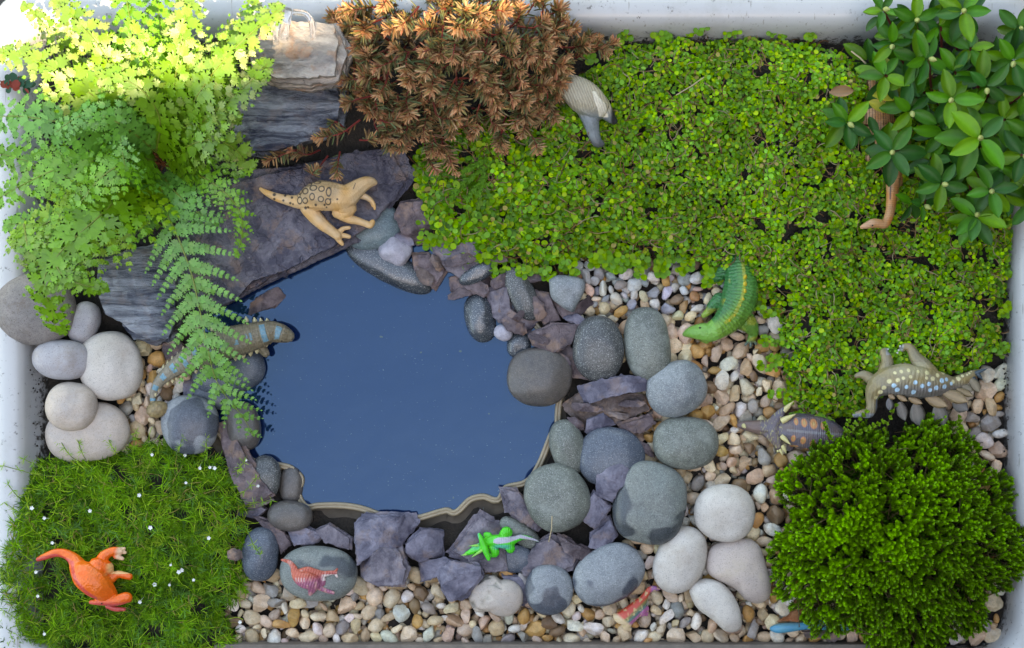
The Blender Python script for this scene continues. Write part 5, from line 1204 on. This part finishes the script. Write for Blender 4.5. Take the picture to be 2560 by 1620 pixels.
# the long frond that hangs over the armoured toy
frond(fe, [(400, 430, .055), (415, 525, .075), (445, 592, .080), (479, 686, .078), (498, 768, .074), (516, 854, .068), (535, 936, .060), (561, 985, .055), (591, 1022, .050), (612, 1050, .046), (634, 1090, .042)], 118, 43, 20, (.13, .36, .06), prof='long', fwd=72, droop=.10)
frond(fe, [(420, 430, .05), (500, 440, .075), (560, 480, .078), (600, 530, .07), (605, 590, .06), (590, 640, .052)], 60, 26, 17, MID, droop=.15)
frond(fe, [(400, 430, .05), (430, 470, .07), (480, 520, .075), (540, 560, .07)], 110, 34, 24, BLUE, droop=.15)
frond(fe, [(380, 420, .05), (330, 500, .085), (280, 560, .09), (225, 610, .085), (165, 665, .07)], 140, 34, 30, OLIVE, droop=.18)
frond(fe, [(380, 420, .05), (300, 470, .09), (200, 520, .10), (110, 560, .09), (30, 600, .08)], 110, 40, 38, OLIVE)
frond(fe, [(370, 420, .06), (260, 530, .11), (160, 620, .13), (110, 700, .13), (130, 780, .115), (142, 830, .10)], 120, 40, 42, LIME, droop=.3)
frond(fe, [(120, 600, .12), (150, 680, .135), (200, 710, .13), (262, 722, .12)], 56, 22, 26, LIME, droop=.3)
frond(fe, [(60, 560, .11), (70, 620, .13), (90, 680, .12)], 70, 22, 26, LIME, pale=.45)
frond(fe, [(370, 400, .05), (260, 400, .11), (150, 420, .12), (60, 460, .11), (-10, 500, .10)], 110, 40, 38, MID)
frond(fe, [(370, 390, .06), (250, 330, .12), (120, 300, .14), (30, 290, .135), (-40, 300, .12)], 120, 40, 40, BLUE)
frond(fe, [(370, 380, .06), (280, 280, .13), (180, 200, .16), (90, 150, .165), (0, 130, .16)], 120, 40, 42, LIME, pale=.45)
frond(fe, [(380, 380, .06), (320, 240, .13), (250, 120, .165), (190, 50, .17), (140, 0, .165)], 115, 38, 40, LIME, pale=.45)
frond(fe, [(390, 380, .06), (370, 230, .13), (340, 110, .15), (320, 20, .15), (310, -50, .14)], 120, 40, 40, MID)
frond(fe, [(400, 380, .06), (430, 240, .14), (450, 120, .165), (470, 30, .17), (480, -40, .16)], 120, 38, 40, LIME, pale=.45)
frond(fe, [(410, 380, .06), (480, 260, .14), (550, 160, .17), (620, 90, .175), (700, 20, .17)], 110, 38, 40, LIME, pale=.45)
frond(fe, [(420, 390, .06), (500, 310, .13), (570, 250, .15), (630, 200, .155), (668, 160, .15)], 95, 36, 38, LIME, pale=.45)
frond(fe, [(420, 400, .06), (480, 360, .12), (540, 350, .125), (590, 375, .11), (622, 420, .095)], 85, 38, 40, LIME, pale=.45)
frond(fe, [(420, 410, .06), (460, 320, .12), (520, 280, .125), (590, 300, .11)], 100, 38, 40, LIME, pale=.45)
frond(fe, [(390, 380, .08), (330, 330, .13), (260, 290, .15), (200, 290, .15), (140, 330, .14)], 100, 30, 28, BLUE)
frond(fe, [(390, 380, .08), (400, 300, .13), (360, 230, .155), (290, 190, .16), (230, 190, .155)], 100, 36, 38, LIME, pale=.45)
frond(fe, [(390, 400, .07), (330, 400, .12), (270, 430, .13), (220, 480, .12), (180, 540, .11)], 100, 30, 28, MID)
frond(fe, [(380, 420, .05), (330, 460, .11), (310, 400, .13), (300, 340, .135)], 90, 30, 26, BLUE)
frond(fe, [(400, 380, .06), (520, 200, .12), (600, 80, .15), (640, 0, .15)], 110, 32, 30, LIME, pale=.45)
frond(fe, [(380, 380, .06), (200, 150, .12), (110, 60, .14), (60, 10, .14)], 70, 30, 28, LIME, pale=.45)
frond(fe, [(400, 370, .05), (420, 180, .11), (400, 60, .12), (390, -30, .12)], 120, 40, 40, MID)
frond(fe, [(360, 430, .05), (200, 450, .07), (60, 400, .07), (-20, 380, .07)], 110, 40, 38, MID)
frond(fe, [(360, 440, .04), (250, 520, .06), (140, 560, .065), (20, 560, .06)], 110, 40, 38, MID)
frond(fe, [(360, 440, .04), (290, 560, .06), (250, 620, .06), (180, 640, .06)], 100, 34, 28, MID)
frond(fe, [(410, 400, .04), (500, 380, .07), (560, 400, .07), (600, 440, .065)], 80, 30, 24, MID)
a = Acc()
for _ in range(160):
    x, y = rng.normal(385, 14), rng.normal(385, 28); p = P(x, y, rng.uniform(.0, .06)); tube([p, p + Vector((rng.normal(0, .008), rng.normal(0, .008), rng.uniform(.0, .02)))], .0007, np.array((.20, .06, .02)) * rng.uniform(.4, 1.3), a, 4)
obj_child('crown', a.mesh('crown'), MAT['twig'], fe)
# small trailing plant with round dark and red leaves at the left rim
vn = empty('trailing_vine', P(30, 210, .03)); tag(vn, 'small trailing stem of dark green and red round leaves on the left rim', 'vine')
a = Acc(); t = np.linspace(0, 1, 12); W = PA(-30 + 110 * t, 185 + 35 * t + 8 * np.sin(t * 5), .048 + 0 * t); tube(W, .0006, (.2, .08, .04), a, 5); T, F = leaf_disc(); n = 26
an = rng.uniform(0, 6.28, n); R = frames(np.stack([np.cos(an), np.sin(an), rng.uniform(0, .3, n)], -1), rand_tilt(n, .3)) * (rng.uniform(15, 24, n) * S)[:, None, None]
cl = np.where(rng.random((n, 1)) < .4, np.array([[.32, .05, .03]]), np.array([[.02, .09, .045]])); b = Acc(); b.add(*scatter(T, F, R, W[rng.integers(0, 12, n)] + rng.normal(0, .003, (n, 3)) * [1, 1, .3], cl))
obj_child('stem', a.mesh('stem'), MAT['twig'], vn); obj_child('leaves', b.mesh('leaves'), MAT['leafmat'], vn)

# ---------------- bronze plant
NT = np.array([[0, -.045, 0], [.35, -.07, .05], [.8, -.055, .05], [1, 0, .04], [.8, .055, .05], [.35, .07, .05], [0, .045, 0], [.5, 0, -.02]]); NF = np.array([[0, 1, 7], [1, 2, 7], [2, 3, 7], [3, 4, 7], [4, 5, 7], [5, 6, 7], [6, 0, 7]])
BR = empty('bronze_shrub', P(1130, 130, 0)); tag(BR, 'bronze-orange needle-leaved shrub with red stems at the back, left of the creeping plant', 'shrub')
def shoot_geo(a, p0, p1, Lf, heavy=1.0, tone=0.5):
    p0 = np.array(p0); p1 = np.array(p1); mid = (p0 + p1) / 2 + np.array([rng.normal(0, .004), rng.normal(0, .004), .006]); W = catmull([p0, mid, p1], 6)
    tube(W, np.linspace(.0011, .0006, len(W)), np.array((.22, .035, .03)) * rng.uniform(.7, 1.3), a, 5)
    L = np.linalg.norm(p1 - p0); n = int(heavy * (26 + L / .0014)); t = 1 - np.abs(rng.normal(0, .36, n)); t = np.clip(t, .06, 1); s = np.linspace(0, 1, len(W)); p = np.stack([np.interp(t, s, W[:, k]) for k in range(3)], -1)
    ax = norm(p1 - mid); rnd = norm(rng.normal(size=(n, 3))); perp = norm(rnd - (rnd @ ax)[:, None] * ax); sp = np.interp(t, [0, .8, 1], [1.3, 1.1, .75]) * rng.uniform(.7, 1.3, n); d = ax * np.cos(sp)[:, None] + perp * np.sin(sp)[:, None]
    ln = Lf * S * rng.uniform(.7, 1.15, n) * np.interp(t, [0, .85, 1], [1, 1, .6]); R = frames(d, rand_tilt(n, .5)) * ln[:, None, None]
    old = np.array([(.13, .13, .05), (.24, .15, .06), (.12, .16, .07), (.17, .08, .04)])[rng.choice(4, n)]; new = np.array([(.58, .28, .13), (.64, .40, .22), (.46, .17, .09), (.34, .27, .09)])[rng.choice(4, n, p=[.35, .25, .25, .15])]
    f = np.clip((t - .70) / .25 + rng.normal(0, .28, n) + (tone - .5), 0, 1)[:, None]; a.add(*scatter(NT, NF, R, p, (old * (1 - f) + new * f) * rng.uniform(.75, 1.2, (n, 1))))
    tip = norm(rng.normal(size=(14, 3)) * .8 + ax * 1.0); R = frames(tip, rand_tilt(14, .5)) * (Lf * S * rng.uniform(.3, .55, 14))[:, None, None]; a.add(*scatter(NT * np.array([1, 1.8, 1]), NF, R, np.tile(p1, (14, 1)), np.array([(.55, .28, .14)]) * rng.uniform(.8, 1.25, (14, 1))))
low = [(1100, 340, 1140, 432, .05), (1060, 350, 1090, 428, .045), (1180, 270, 1245, 330, .05), (1290, 300, 1345, 378, .055), (1240, 290, 1262, 376, .05), (1250, 250, 1250, 320, .06), (1370, 190, 1380, 290, .06), (760, 370, 665, 405, .058), (800, 375, 720, 372, .058), (820, 390, 790, 420, .058), (850, 380, 842, 440, .055), (900, 350, 930, 345, .07), (900, 300, 790, 345, .07), (930, 200, 850, 200, .09), (930, 240, 862, 262, .09), (1000, 300, 960, 350, .06), (1480, 130, 1540, 105, .05), (1440, 110, 1520, 130, .05), (1160, 320, 1180, 310, .07), (1340, 260, 1390, 300, .06), (1200, 260, 1190, 325, .07), (1010, 300, 1010, 370, .06), (950, 300, 1000, 290, .08), (870, 330, 820, 330, .065), (1120, 300, 1130, 340, .07), (1290, 240, 1310, 300, .07)]
for _ in range(34):
    xx = rng.uniform(900, 1360); yy = rng.uniform(250, 400) - abs(xx - 1120) * .12; low.append((xx - rng.normal(0, 25), yy - rng.uniform(50, 85), xx, yy, .05 + rng.uniform(0, .015)))
SH = []
for x0, y0, x1, y1, z in low: SH.append((P(x0, y0, z - .01), P(x1, y1, z), 27, 1.25, .62))
BP = [(840, 30), (900, -10), (1100, -30), (1420, -30), (1440, 60), (1500, 110), (1440, 190), (1400, 260), (1330, 300), (1200, 300), (1080, 320), (960, 310), (870, 250), (870, 150), (820, 60)]
xs_, ys_ = scatter_pts(BP, 128)
for x, y in zip(xs_, ys_):
    r = math.hypot((x - 1140) / 310, (y - 100) / 230); z = .135 * math.sqrt(max(.12, 1 - min(1, r) ** 2 * .8)) + rng.uniform(-.012, .006); an = math.atan2(y - 60, x - 1140) + rng.normal(0, .5); L = rng.uniform(40, 85)
    SH.append((P(x - L * math.cos(an), y - L * math.sin(an), z - .022), P(x, y, z), rng.uniform(26, 38), 1.15, .55))
sel = list(range(len(low))) + list(range(len(low), len(low) + 100 - len(low))); more = Acc()
for i, s_ in enumerate(SH):
    if i in sel: a = Acc(); shoot_geo(a, *s_); obj_child('shoot', a.mesh('shoot'), MAT['needle'], BR)
    else: shoot_geo(more, *s_)
xs_, ys_ = scatter_pts(BP, 110)
for x, y in zip(xs_, ys_): shoot_geo(more, P(x, y, .02), P(x + rng.normal(0, 25), y + rng.normal(0, 25), .05 + rng.uniform(0, .02)), 22, .9, .1)
obj_child('inner_shoots', more.mesh('inner_shoots'), MAT['needle'], BR)['kind'] = 'stuff'

# ---------------- clipped round shrub
HB = empty('clipped_shrub', P(2245, 1345, 0)); tag(HB, 'round dense dark green small-leaved shrub in the near right corner', 'shrub')
T = np.array([[0, -.1, 0], [.35, -.3, .1], [.75, -.24, .12], [1, 0, .08], [.75, .24, .12], [.35, .3, .1], [0, .1, 0], [.5, 0, .0]]); F = NF
def hebe(n, shell, acc, bright):
    th = rng.uniform(0, 2 * math.pi, n); r = np.sqrt(rng.uniform(0, 1, n)) 
    lob = 1 + .07 * np.sin(th * 5 + 1) + .05 * np.sin(th * 9) + .04 * np.sin(th * 14 + 2)
    x = 2245 + 318 * r * lob * np.cos(th) * shell; y = 1345 + 292 * r * lob * np.sin(th) * shell
    zz = .082 * np.sqrt(np.clip(1 - r ** 2 * .93, 0, 1)) * shell + .008
    cl = vnoise(x, y, 42, 41); keep = (cl + .45 * vnoise(x, y, 15, 43) > (.42 if shell > .9 else .1)) & (y < 1625 + 200 * (x < 0)) | (r > .85); zz = zz + .014 * (cl - .5)
    x, y, zz, r, th = x[keep], y[keep], zz[keep], r[keep], th[keep]; n = len(x); base = PA(x, y, zz)
    ax = norm(np.stack([r * np.cos(th) * .9, -r * np.sin(th) * .9, 1.35 - r * .7], -1) + rng.normal(0, .38, (n, 3))); L = rng.uniform(15, 30, n) * S
    e1 = norm(np.cross(ax, rng.normal(size=(n, 3)))); e2 = np.cross(ax, e1); tone = (rng.uniform(.7, 1.2, n) * (.7 + .6 * vnoise(x, y, 60, 77)))[:, None]
    for k in range(7):
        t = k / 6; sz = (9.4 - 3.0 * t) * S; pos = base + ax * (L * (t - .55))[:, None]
        for q_ in range(4):
            e = (e1, e2, -e1, -e2)[q_] if k % 2 == 0 else norm((e1 + e2, e2 - e1, -e1 - e2, e1 - e2)[q_])
            sp = 1.1 - .55 * t; d = e * math.sin(sp * 1.25) + ax * math.cos(sp * 1.25); R = frames(d, ax) * (sz * rng.uniform(.85, 1.2, n))[:, None, None]
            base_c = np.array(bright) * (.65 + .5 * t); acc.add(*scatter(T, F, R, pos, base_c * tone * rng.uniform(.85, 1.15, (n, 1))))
    for b, a_, l in zip(base, ax, L): tube([b - a_ * (l * .6 + .02), b + a_ * l * .4], .0005, (.10, .07, .03), acc, 4)
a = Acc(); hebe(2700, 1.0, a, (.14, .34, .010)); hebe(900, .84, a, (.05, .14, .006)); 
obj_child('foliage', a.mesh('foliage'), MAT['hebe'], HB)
a = Acc()
for _ in range(120):
    an = rng.uniform(0, 6.28); r = rng.uniform(.4, .8); p1 = P(2245 + 300 * r * math.cos(an), 1345 + 280 * r * math.sin(an), .03 + .04 * (1 - r)); tube(catmull([P(2245 + rng.normal(0, 10), 1345 + rng.normal(0, 10), 0), P(2245 + 120 * r * math.cos(an), 1345 + 110 * r * math.sin(an), .03), p1], 4), .0009, (.09, .06, .035), a, 5)
obj_child('branches', a.mesh('branches', smooth=True), MAT['twig'], HB)
# its loose sprigs over the plated toy
HS = Acc()
for x0, y0, x1, y1 in [(2110, 1075, 2135, 1020), (2150, 1080, 2205, 1055), (2200, 1090, 2238, 1015), (2280, 1090, 2320, 1055), (2290, 1085, 2270, 1075), (2400, 1090, 2398, 1045), (2370, 1095, 2350, 1080), (2080, 1100, 2060, 1060), (2120, 1080, 2165, 1030)]:
    n = 6
    for i in range(n):
        t = i / (n - 1); pos = np.array(P(x0 + (x1 - x0) * t, y0 + (y1 - y0) * t, .044 + .004 * t)); ax = norm(np.array([x1 - x0, -(y1 - y0), 25.0])); m = 12; rnd = norm(rng.normal(size=(m, 3))); d = norm(rnd + ax * .9); R = frames(d, np.tile(UP, (m, 1)) + rng.normal(0, .3, (m, 3))) * (rng.uniform(7, 10, m) * S)[:, None, None]
        HS.add(*scatter(T, F, R, np.tile(pos, (m, 1)), np.array([(.15, .30, .015)]) * rng.uniform(.8, 1.2, (m, 1))))
    tube([P(x0, y0 + 20, .03), P(x1, y1, .046)], .0006, (.12, .09, .03), HS, 4)
obj_child('loose_sprigs', HS.mesh('loose_sprigs'), MAT['hebe'], HB)

# ---------------- broad-leaved shrub, back right
BL = empty('broadleaf_shrub', P(2400, 330, 0)); tag(BL, 'glossy oval-leaved shrub with pale buds and dark red stems in the back right corner', 'shrub')
def oval_leaf(nu=8, nv=5):
    u = np.linspace(0, 1, nu); V = []
    for t in u:
        w_ = .235 * math.sin(math.pi * (t ** .95)) ** .62 if 0 < t < 1 else .012
        for s_ in np.linspace(-1, 1, nv): V.append([t, s_ * w_, .09 * s_ * s_ * (1 if w_ > .02 else 0) + .03 * math.sin(t * 3.1) - .10 * t * t])
    i, j = np.meshgrid(np.arange(nv - 1), np.arange(nu - 1)); b = (j * nv + i).ravel(); vc = np.ones((nu * nv, 3)); 
    for k in range(nu):
        vc[k * nv + nv // 2] = (1.25, 1.2, 1.1); vc[k * nv] = vc[k * nv + nv - 1] = (1.1, .95, .9)
    return np.array(V), np.stack([b, b + 1, b + nv + 1, b + nv], -1), vc
OV, OF, OC = oval_leaf()
GL = np.array([(.030, .16, .012), (.045, .21, .010), (.014, .11, .015), (.09, .25, .010), (.030, .145, .025)])
def rosette(x, y, z, L, n, ph, bud=True, tone=1.0, tilt=(0, 0)):
    c = np.array(P(x, y, z)); a = Acc(); upv = norm(np.array([tilt[0], tilt[1], 1.0])); m = n * 2
    lvl = np.arange(m) // n; an = ph + np.arange(m) * 2 * math.pi / n + lvl * (math.pi / n) + rng.normal(0, .16, m); el = np.where(lvl == 0, rng.uniform(-.05, .3, m), rng.uniform(-.45, -.1, m)); Ls = L * S * np.where(lvl == 0, rng.uniform(.75, 1.05, m), rng.uniform(.8, 1.15, m))
    e1 = norm(np.cross(upv, [0, 1, .1])); e2 = np.cross(upv, e1); d = np.cos(an)[:, None] * e1 + np.sin(an)[:, None] * e2; d = norm(d * np.cos(el)[:, None] + upv * np.sin(el)[:, None])
    pos = c - upv * (.004 + .012 * lvl)[:, None] + d * .0012; R = frames(d, np.tile(upv, (m, 1)) + rng.normal(0, .16, (m, 3))) * Ls[:, None, None]
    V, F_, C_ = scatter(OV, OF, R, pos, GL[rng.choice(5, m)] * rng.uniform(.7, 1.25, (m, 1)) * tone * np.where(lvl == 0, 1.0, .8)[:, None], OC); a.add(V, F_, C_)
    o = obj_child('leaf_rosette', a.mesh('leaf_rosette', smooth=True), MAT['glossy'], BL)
    if bud:
        b = Acc(); t = np.linspace(0, 1, 8); dd = norm(upv + np.array([rng.normal(0, .5), rng.normal(-.4, .3), 0])); tube([c + dd * q_ * 21 * S for q_ in t], np.array([2, 4.5, 6.2, 6.6, 6.0, 4.6, 2.6, .3]) * S * 1.0, (.38, .42, .14), b, 8); obj_child('bud', b.mesh('bud', smooth=True), MAT['glossy'], o)
    return c
q = lambda X, Y: (1660 + X / 2.673, Y / 2.673)
RS = [(1230, 820, .075, 66, 5, 1.5), (1770, 390, .13, 70, 5, .3), (1530, 300, .10, 58, 5, 1.0), (1925, 660, .13, 66, 4, 1.57), (1655, 745, .10, 64, 4, .9), (2125, 920, .14, 84, 4, .6), (1530, 1010, .09, 76, 4, .75), (1860, 1230, .10, 68, 5, .4), (2190, 1270, .11, 66, 4, .2), (2160, 590, .13, 64, 4, .8), (1465, 60, .09, 52, 5, .2), (2000, 70, .12, 70, 5, .5), (2340, 410, .12, 70, 5, .3), (1690, 130, .10, 58, 5, .9), (2420, 620, .12, 70, 5, .1), (2090, 1440, .09, 70, 6, .5), (1740, 1370, .08, 50, 4, .1), (2400, 1040, .11, 70, 5, .2), (2370, 190, .10, 60, 5, .7), (2440, 1380, .08, 60, 5, .9), (1480, 500, .085, 66, 5, 1.3), (1950, 480, .10, 66, 5, .3), (1870, 880, .085, 70, 5, 1), (2280, 800, .10, 70, 5, .2), (1620, 520, .08, 62, 5, 1), (2050, 320, .10, 60, 5, .8), (1400, 420, .06, 60, 4, .5), (2260, 1120, .09, 66, 5, .3), (2030, 1120, .085, 66, 5, .9), (1560, 200, .08, 56, 5, .4), (1850, 180, .095, 62, 5, 1.1), (1780, 1060, .075, 62, 5, .6), (2330, 640, .08, 64, 5, .3), (1700, 640, .075, 64, 5, .5), (2180, 420, .09, 62, 5, .6), (1430, 900, .06, 56, 4, .5), (2300, 1280, .075, 64, 5, .2), (1980, 780, .08, 66, 5, 0), (2440, 850, .09, 66, 5, 0)]
stem = Acc()
for i, (X, Y, z, L, n, ph) in enumerate(RS):
    x, y = q(X, Y); c = rosette(x, y, z, L, n, ph, bud=i < 20, tone=1.0, tilt=(rng.normal(0, .3), rng.normal(-.12, .3)))
    base = np.array(P(2410 + rng.normal(0, 12), 330 + rng.normal(0, 12), .0)); m1 = base * .45 + c * .55 + np.array([0, 0, -.022]); tube(catmull([base, m1, c], 7), np.linspace(.0022, .0010, 15), (.12, .022, .02), stem, 6)
obj_child('stems', stem.mesh('stems', smooth=True), MAT['twig'], BL)
# a few yellowing leaves low in it
for X, Y, an, L, cc in [(1130, 620, .1, 60, (.30, .17, .09)), (1420, 640, .1, 80, (.42, .42, .05)), (1390, 680, -.4, 60, (.42, .40, .06)), (1550, 740, .2, 34, (.62, .30, .02)), (1980, 790, .1, 40, (.62, .28, .02)), (1850, 850, 1.4, 50, (.42, .40, .06)), (1700, 540, .6, 60, (.33, .38, .06)), (1510, 560, 1.57, 66, (.33, .38, .05))]:
    x, y = q(X, Y); a = Acc(); R = frames(np.array([[math.cos(an), math.sin(an), 0]]), np.array([[.1, .1, 1.0]])) * L * S; a.add(*scatter(OV, OF, R, np.array([P(x - 10, y, .068)]), np.array([cc]), OC)); lf = obj_child('yellow_leaf', a.mesh('yellow_leaf', smooth=True), MAT['glossy'], BL); lf['label'] = 'yellowing old leaf'

# ------------------------------------------------------------------ small things
# clear plastic spout trickle on the pale rock
sp_ = empty('plastic_spout', P(740, 70, .11)); tag(sp_, 'blurred clear plastic water spout looping over the sunlit block', 'spout')
for pts, r in (([(735, 30, .125), (765, 35, .135), (780, 60, .135), (782, 95, .118)], .0028), ([(720, 25, .13), (714, 60, .135), (708, 100, .122)], .0045), ([(700, 40, .13), (690, 75, .132), (690, 108, .12)], .0030)):
    a = Acc(); c = catmull(np.array(pts, float), 8); tube(PA(c[:, 0], c[:, 1], c[:, 2]), r, (.8, .8, .85), a, 10); obj_child('tube', a.mesh('tube', smooth=True), MAT['clear'], sp_)
# dry stalks in the carpet
for x0, y0, x1, y1, lb in [(1690, 238, 1760, 193, 'pale dry straw lying across the creeping plant'), (2128, 128, 2165, 160, 'thick brown dry stalk beside the broad-leaved shrub at the back'), (1380, 1290, 1372, 1355, 'thin white grass blade standing between the grey cobbles')]:
    a = Acc(); z = .052 if y0 < 800 else .04; tube([P(x0, y0, z), P((x0 + x1) / 2 + 3, (y0 + y1) / 2, z + .002), P(x1, y1, z)], .0008 if x0 > 2000 else .0006, (.42, .32, .2), a, 5); o = obj('dry_stalk', a.mesh('dry_stalk', smooth=True), MAT['twig']); tag(o, lb, 'stalk')
a = Acc()
for _ in range(260):                                  # soil crumbs thrown on the ceramic and the wall foot
    s_ = rng.integers(3); x, y = [(2508 + abs(rng.normal(0, 14)), rng.uniform(640, 1250)), (rng.uniform(1500, 2500), 112 - abs(rng.normal(0, 9))), (125 - abs(rng.normal(0, 26)), rng.uniform(860, 1120))][s_]
    V_, F_ = SH2[rng.integers(20)]; zz = .012 if s_ != 2 else .02; a.add(V_ * rng.uniform(.0004, .0013) + np.array(P(x, y, zz)), F_, (.03, .022, .016))
o = obj('soil_crumbs', a.mesh('soil_crumbs'), MAT['soil']); tag(o, 'dark soil crumbs scattered along the foot of the ceramic walls', 'soil', kind='stuff')
for o in bpy.data.objects:
    if '_k' in o: del o['_k']
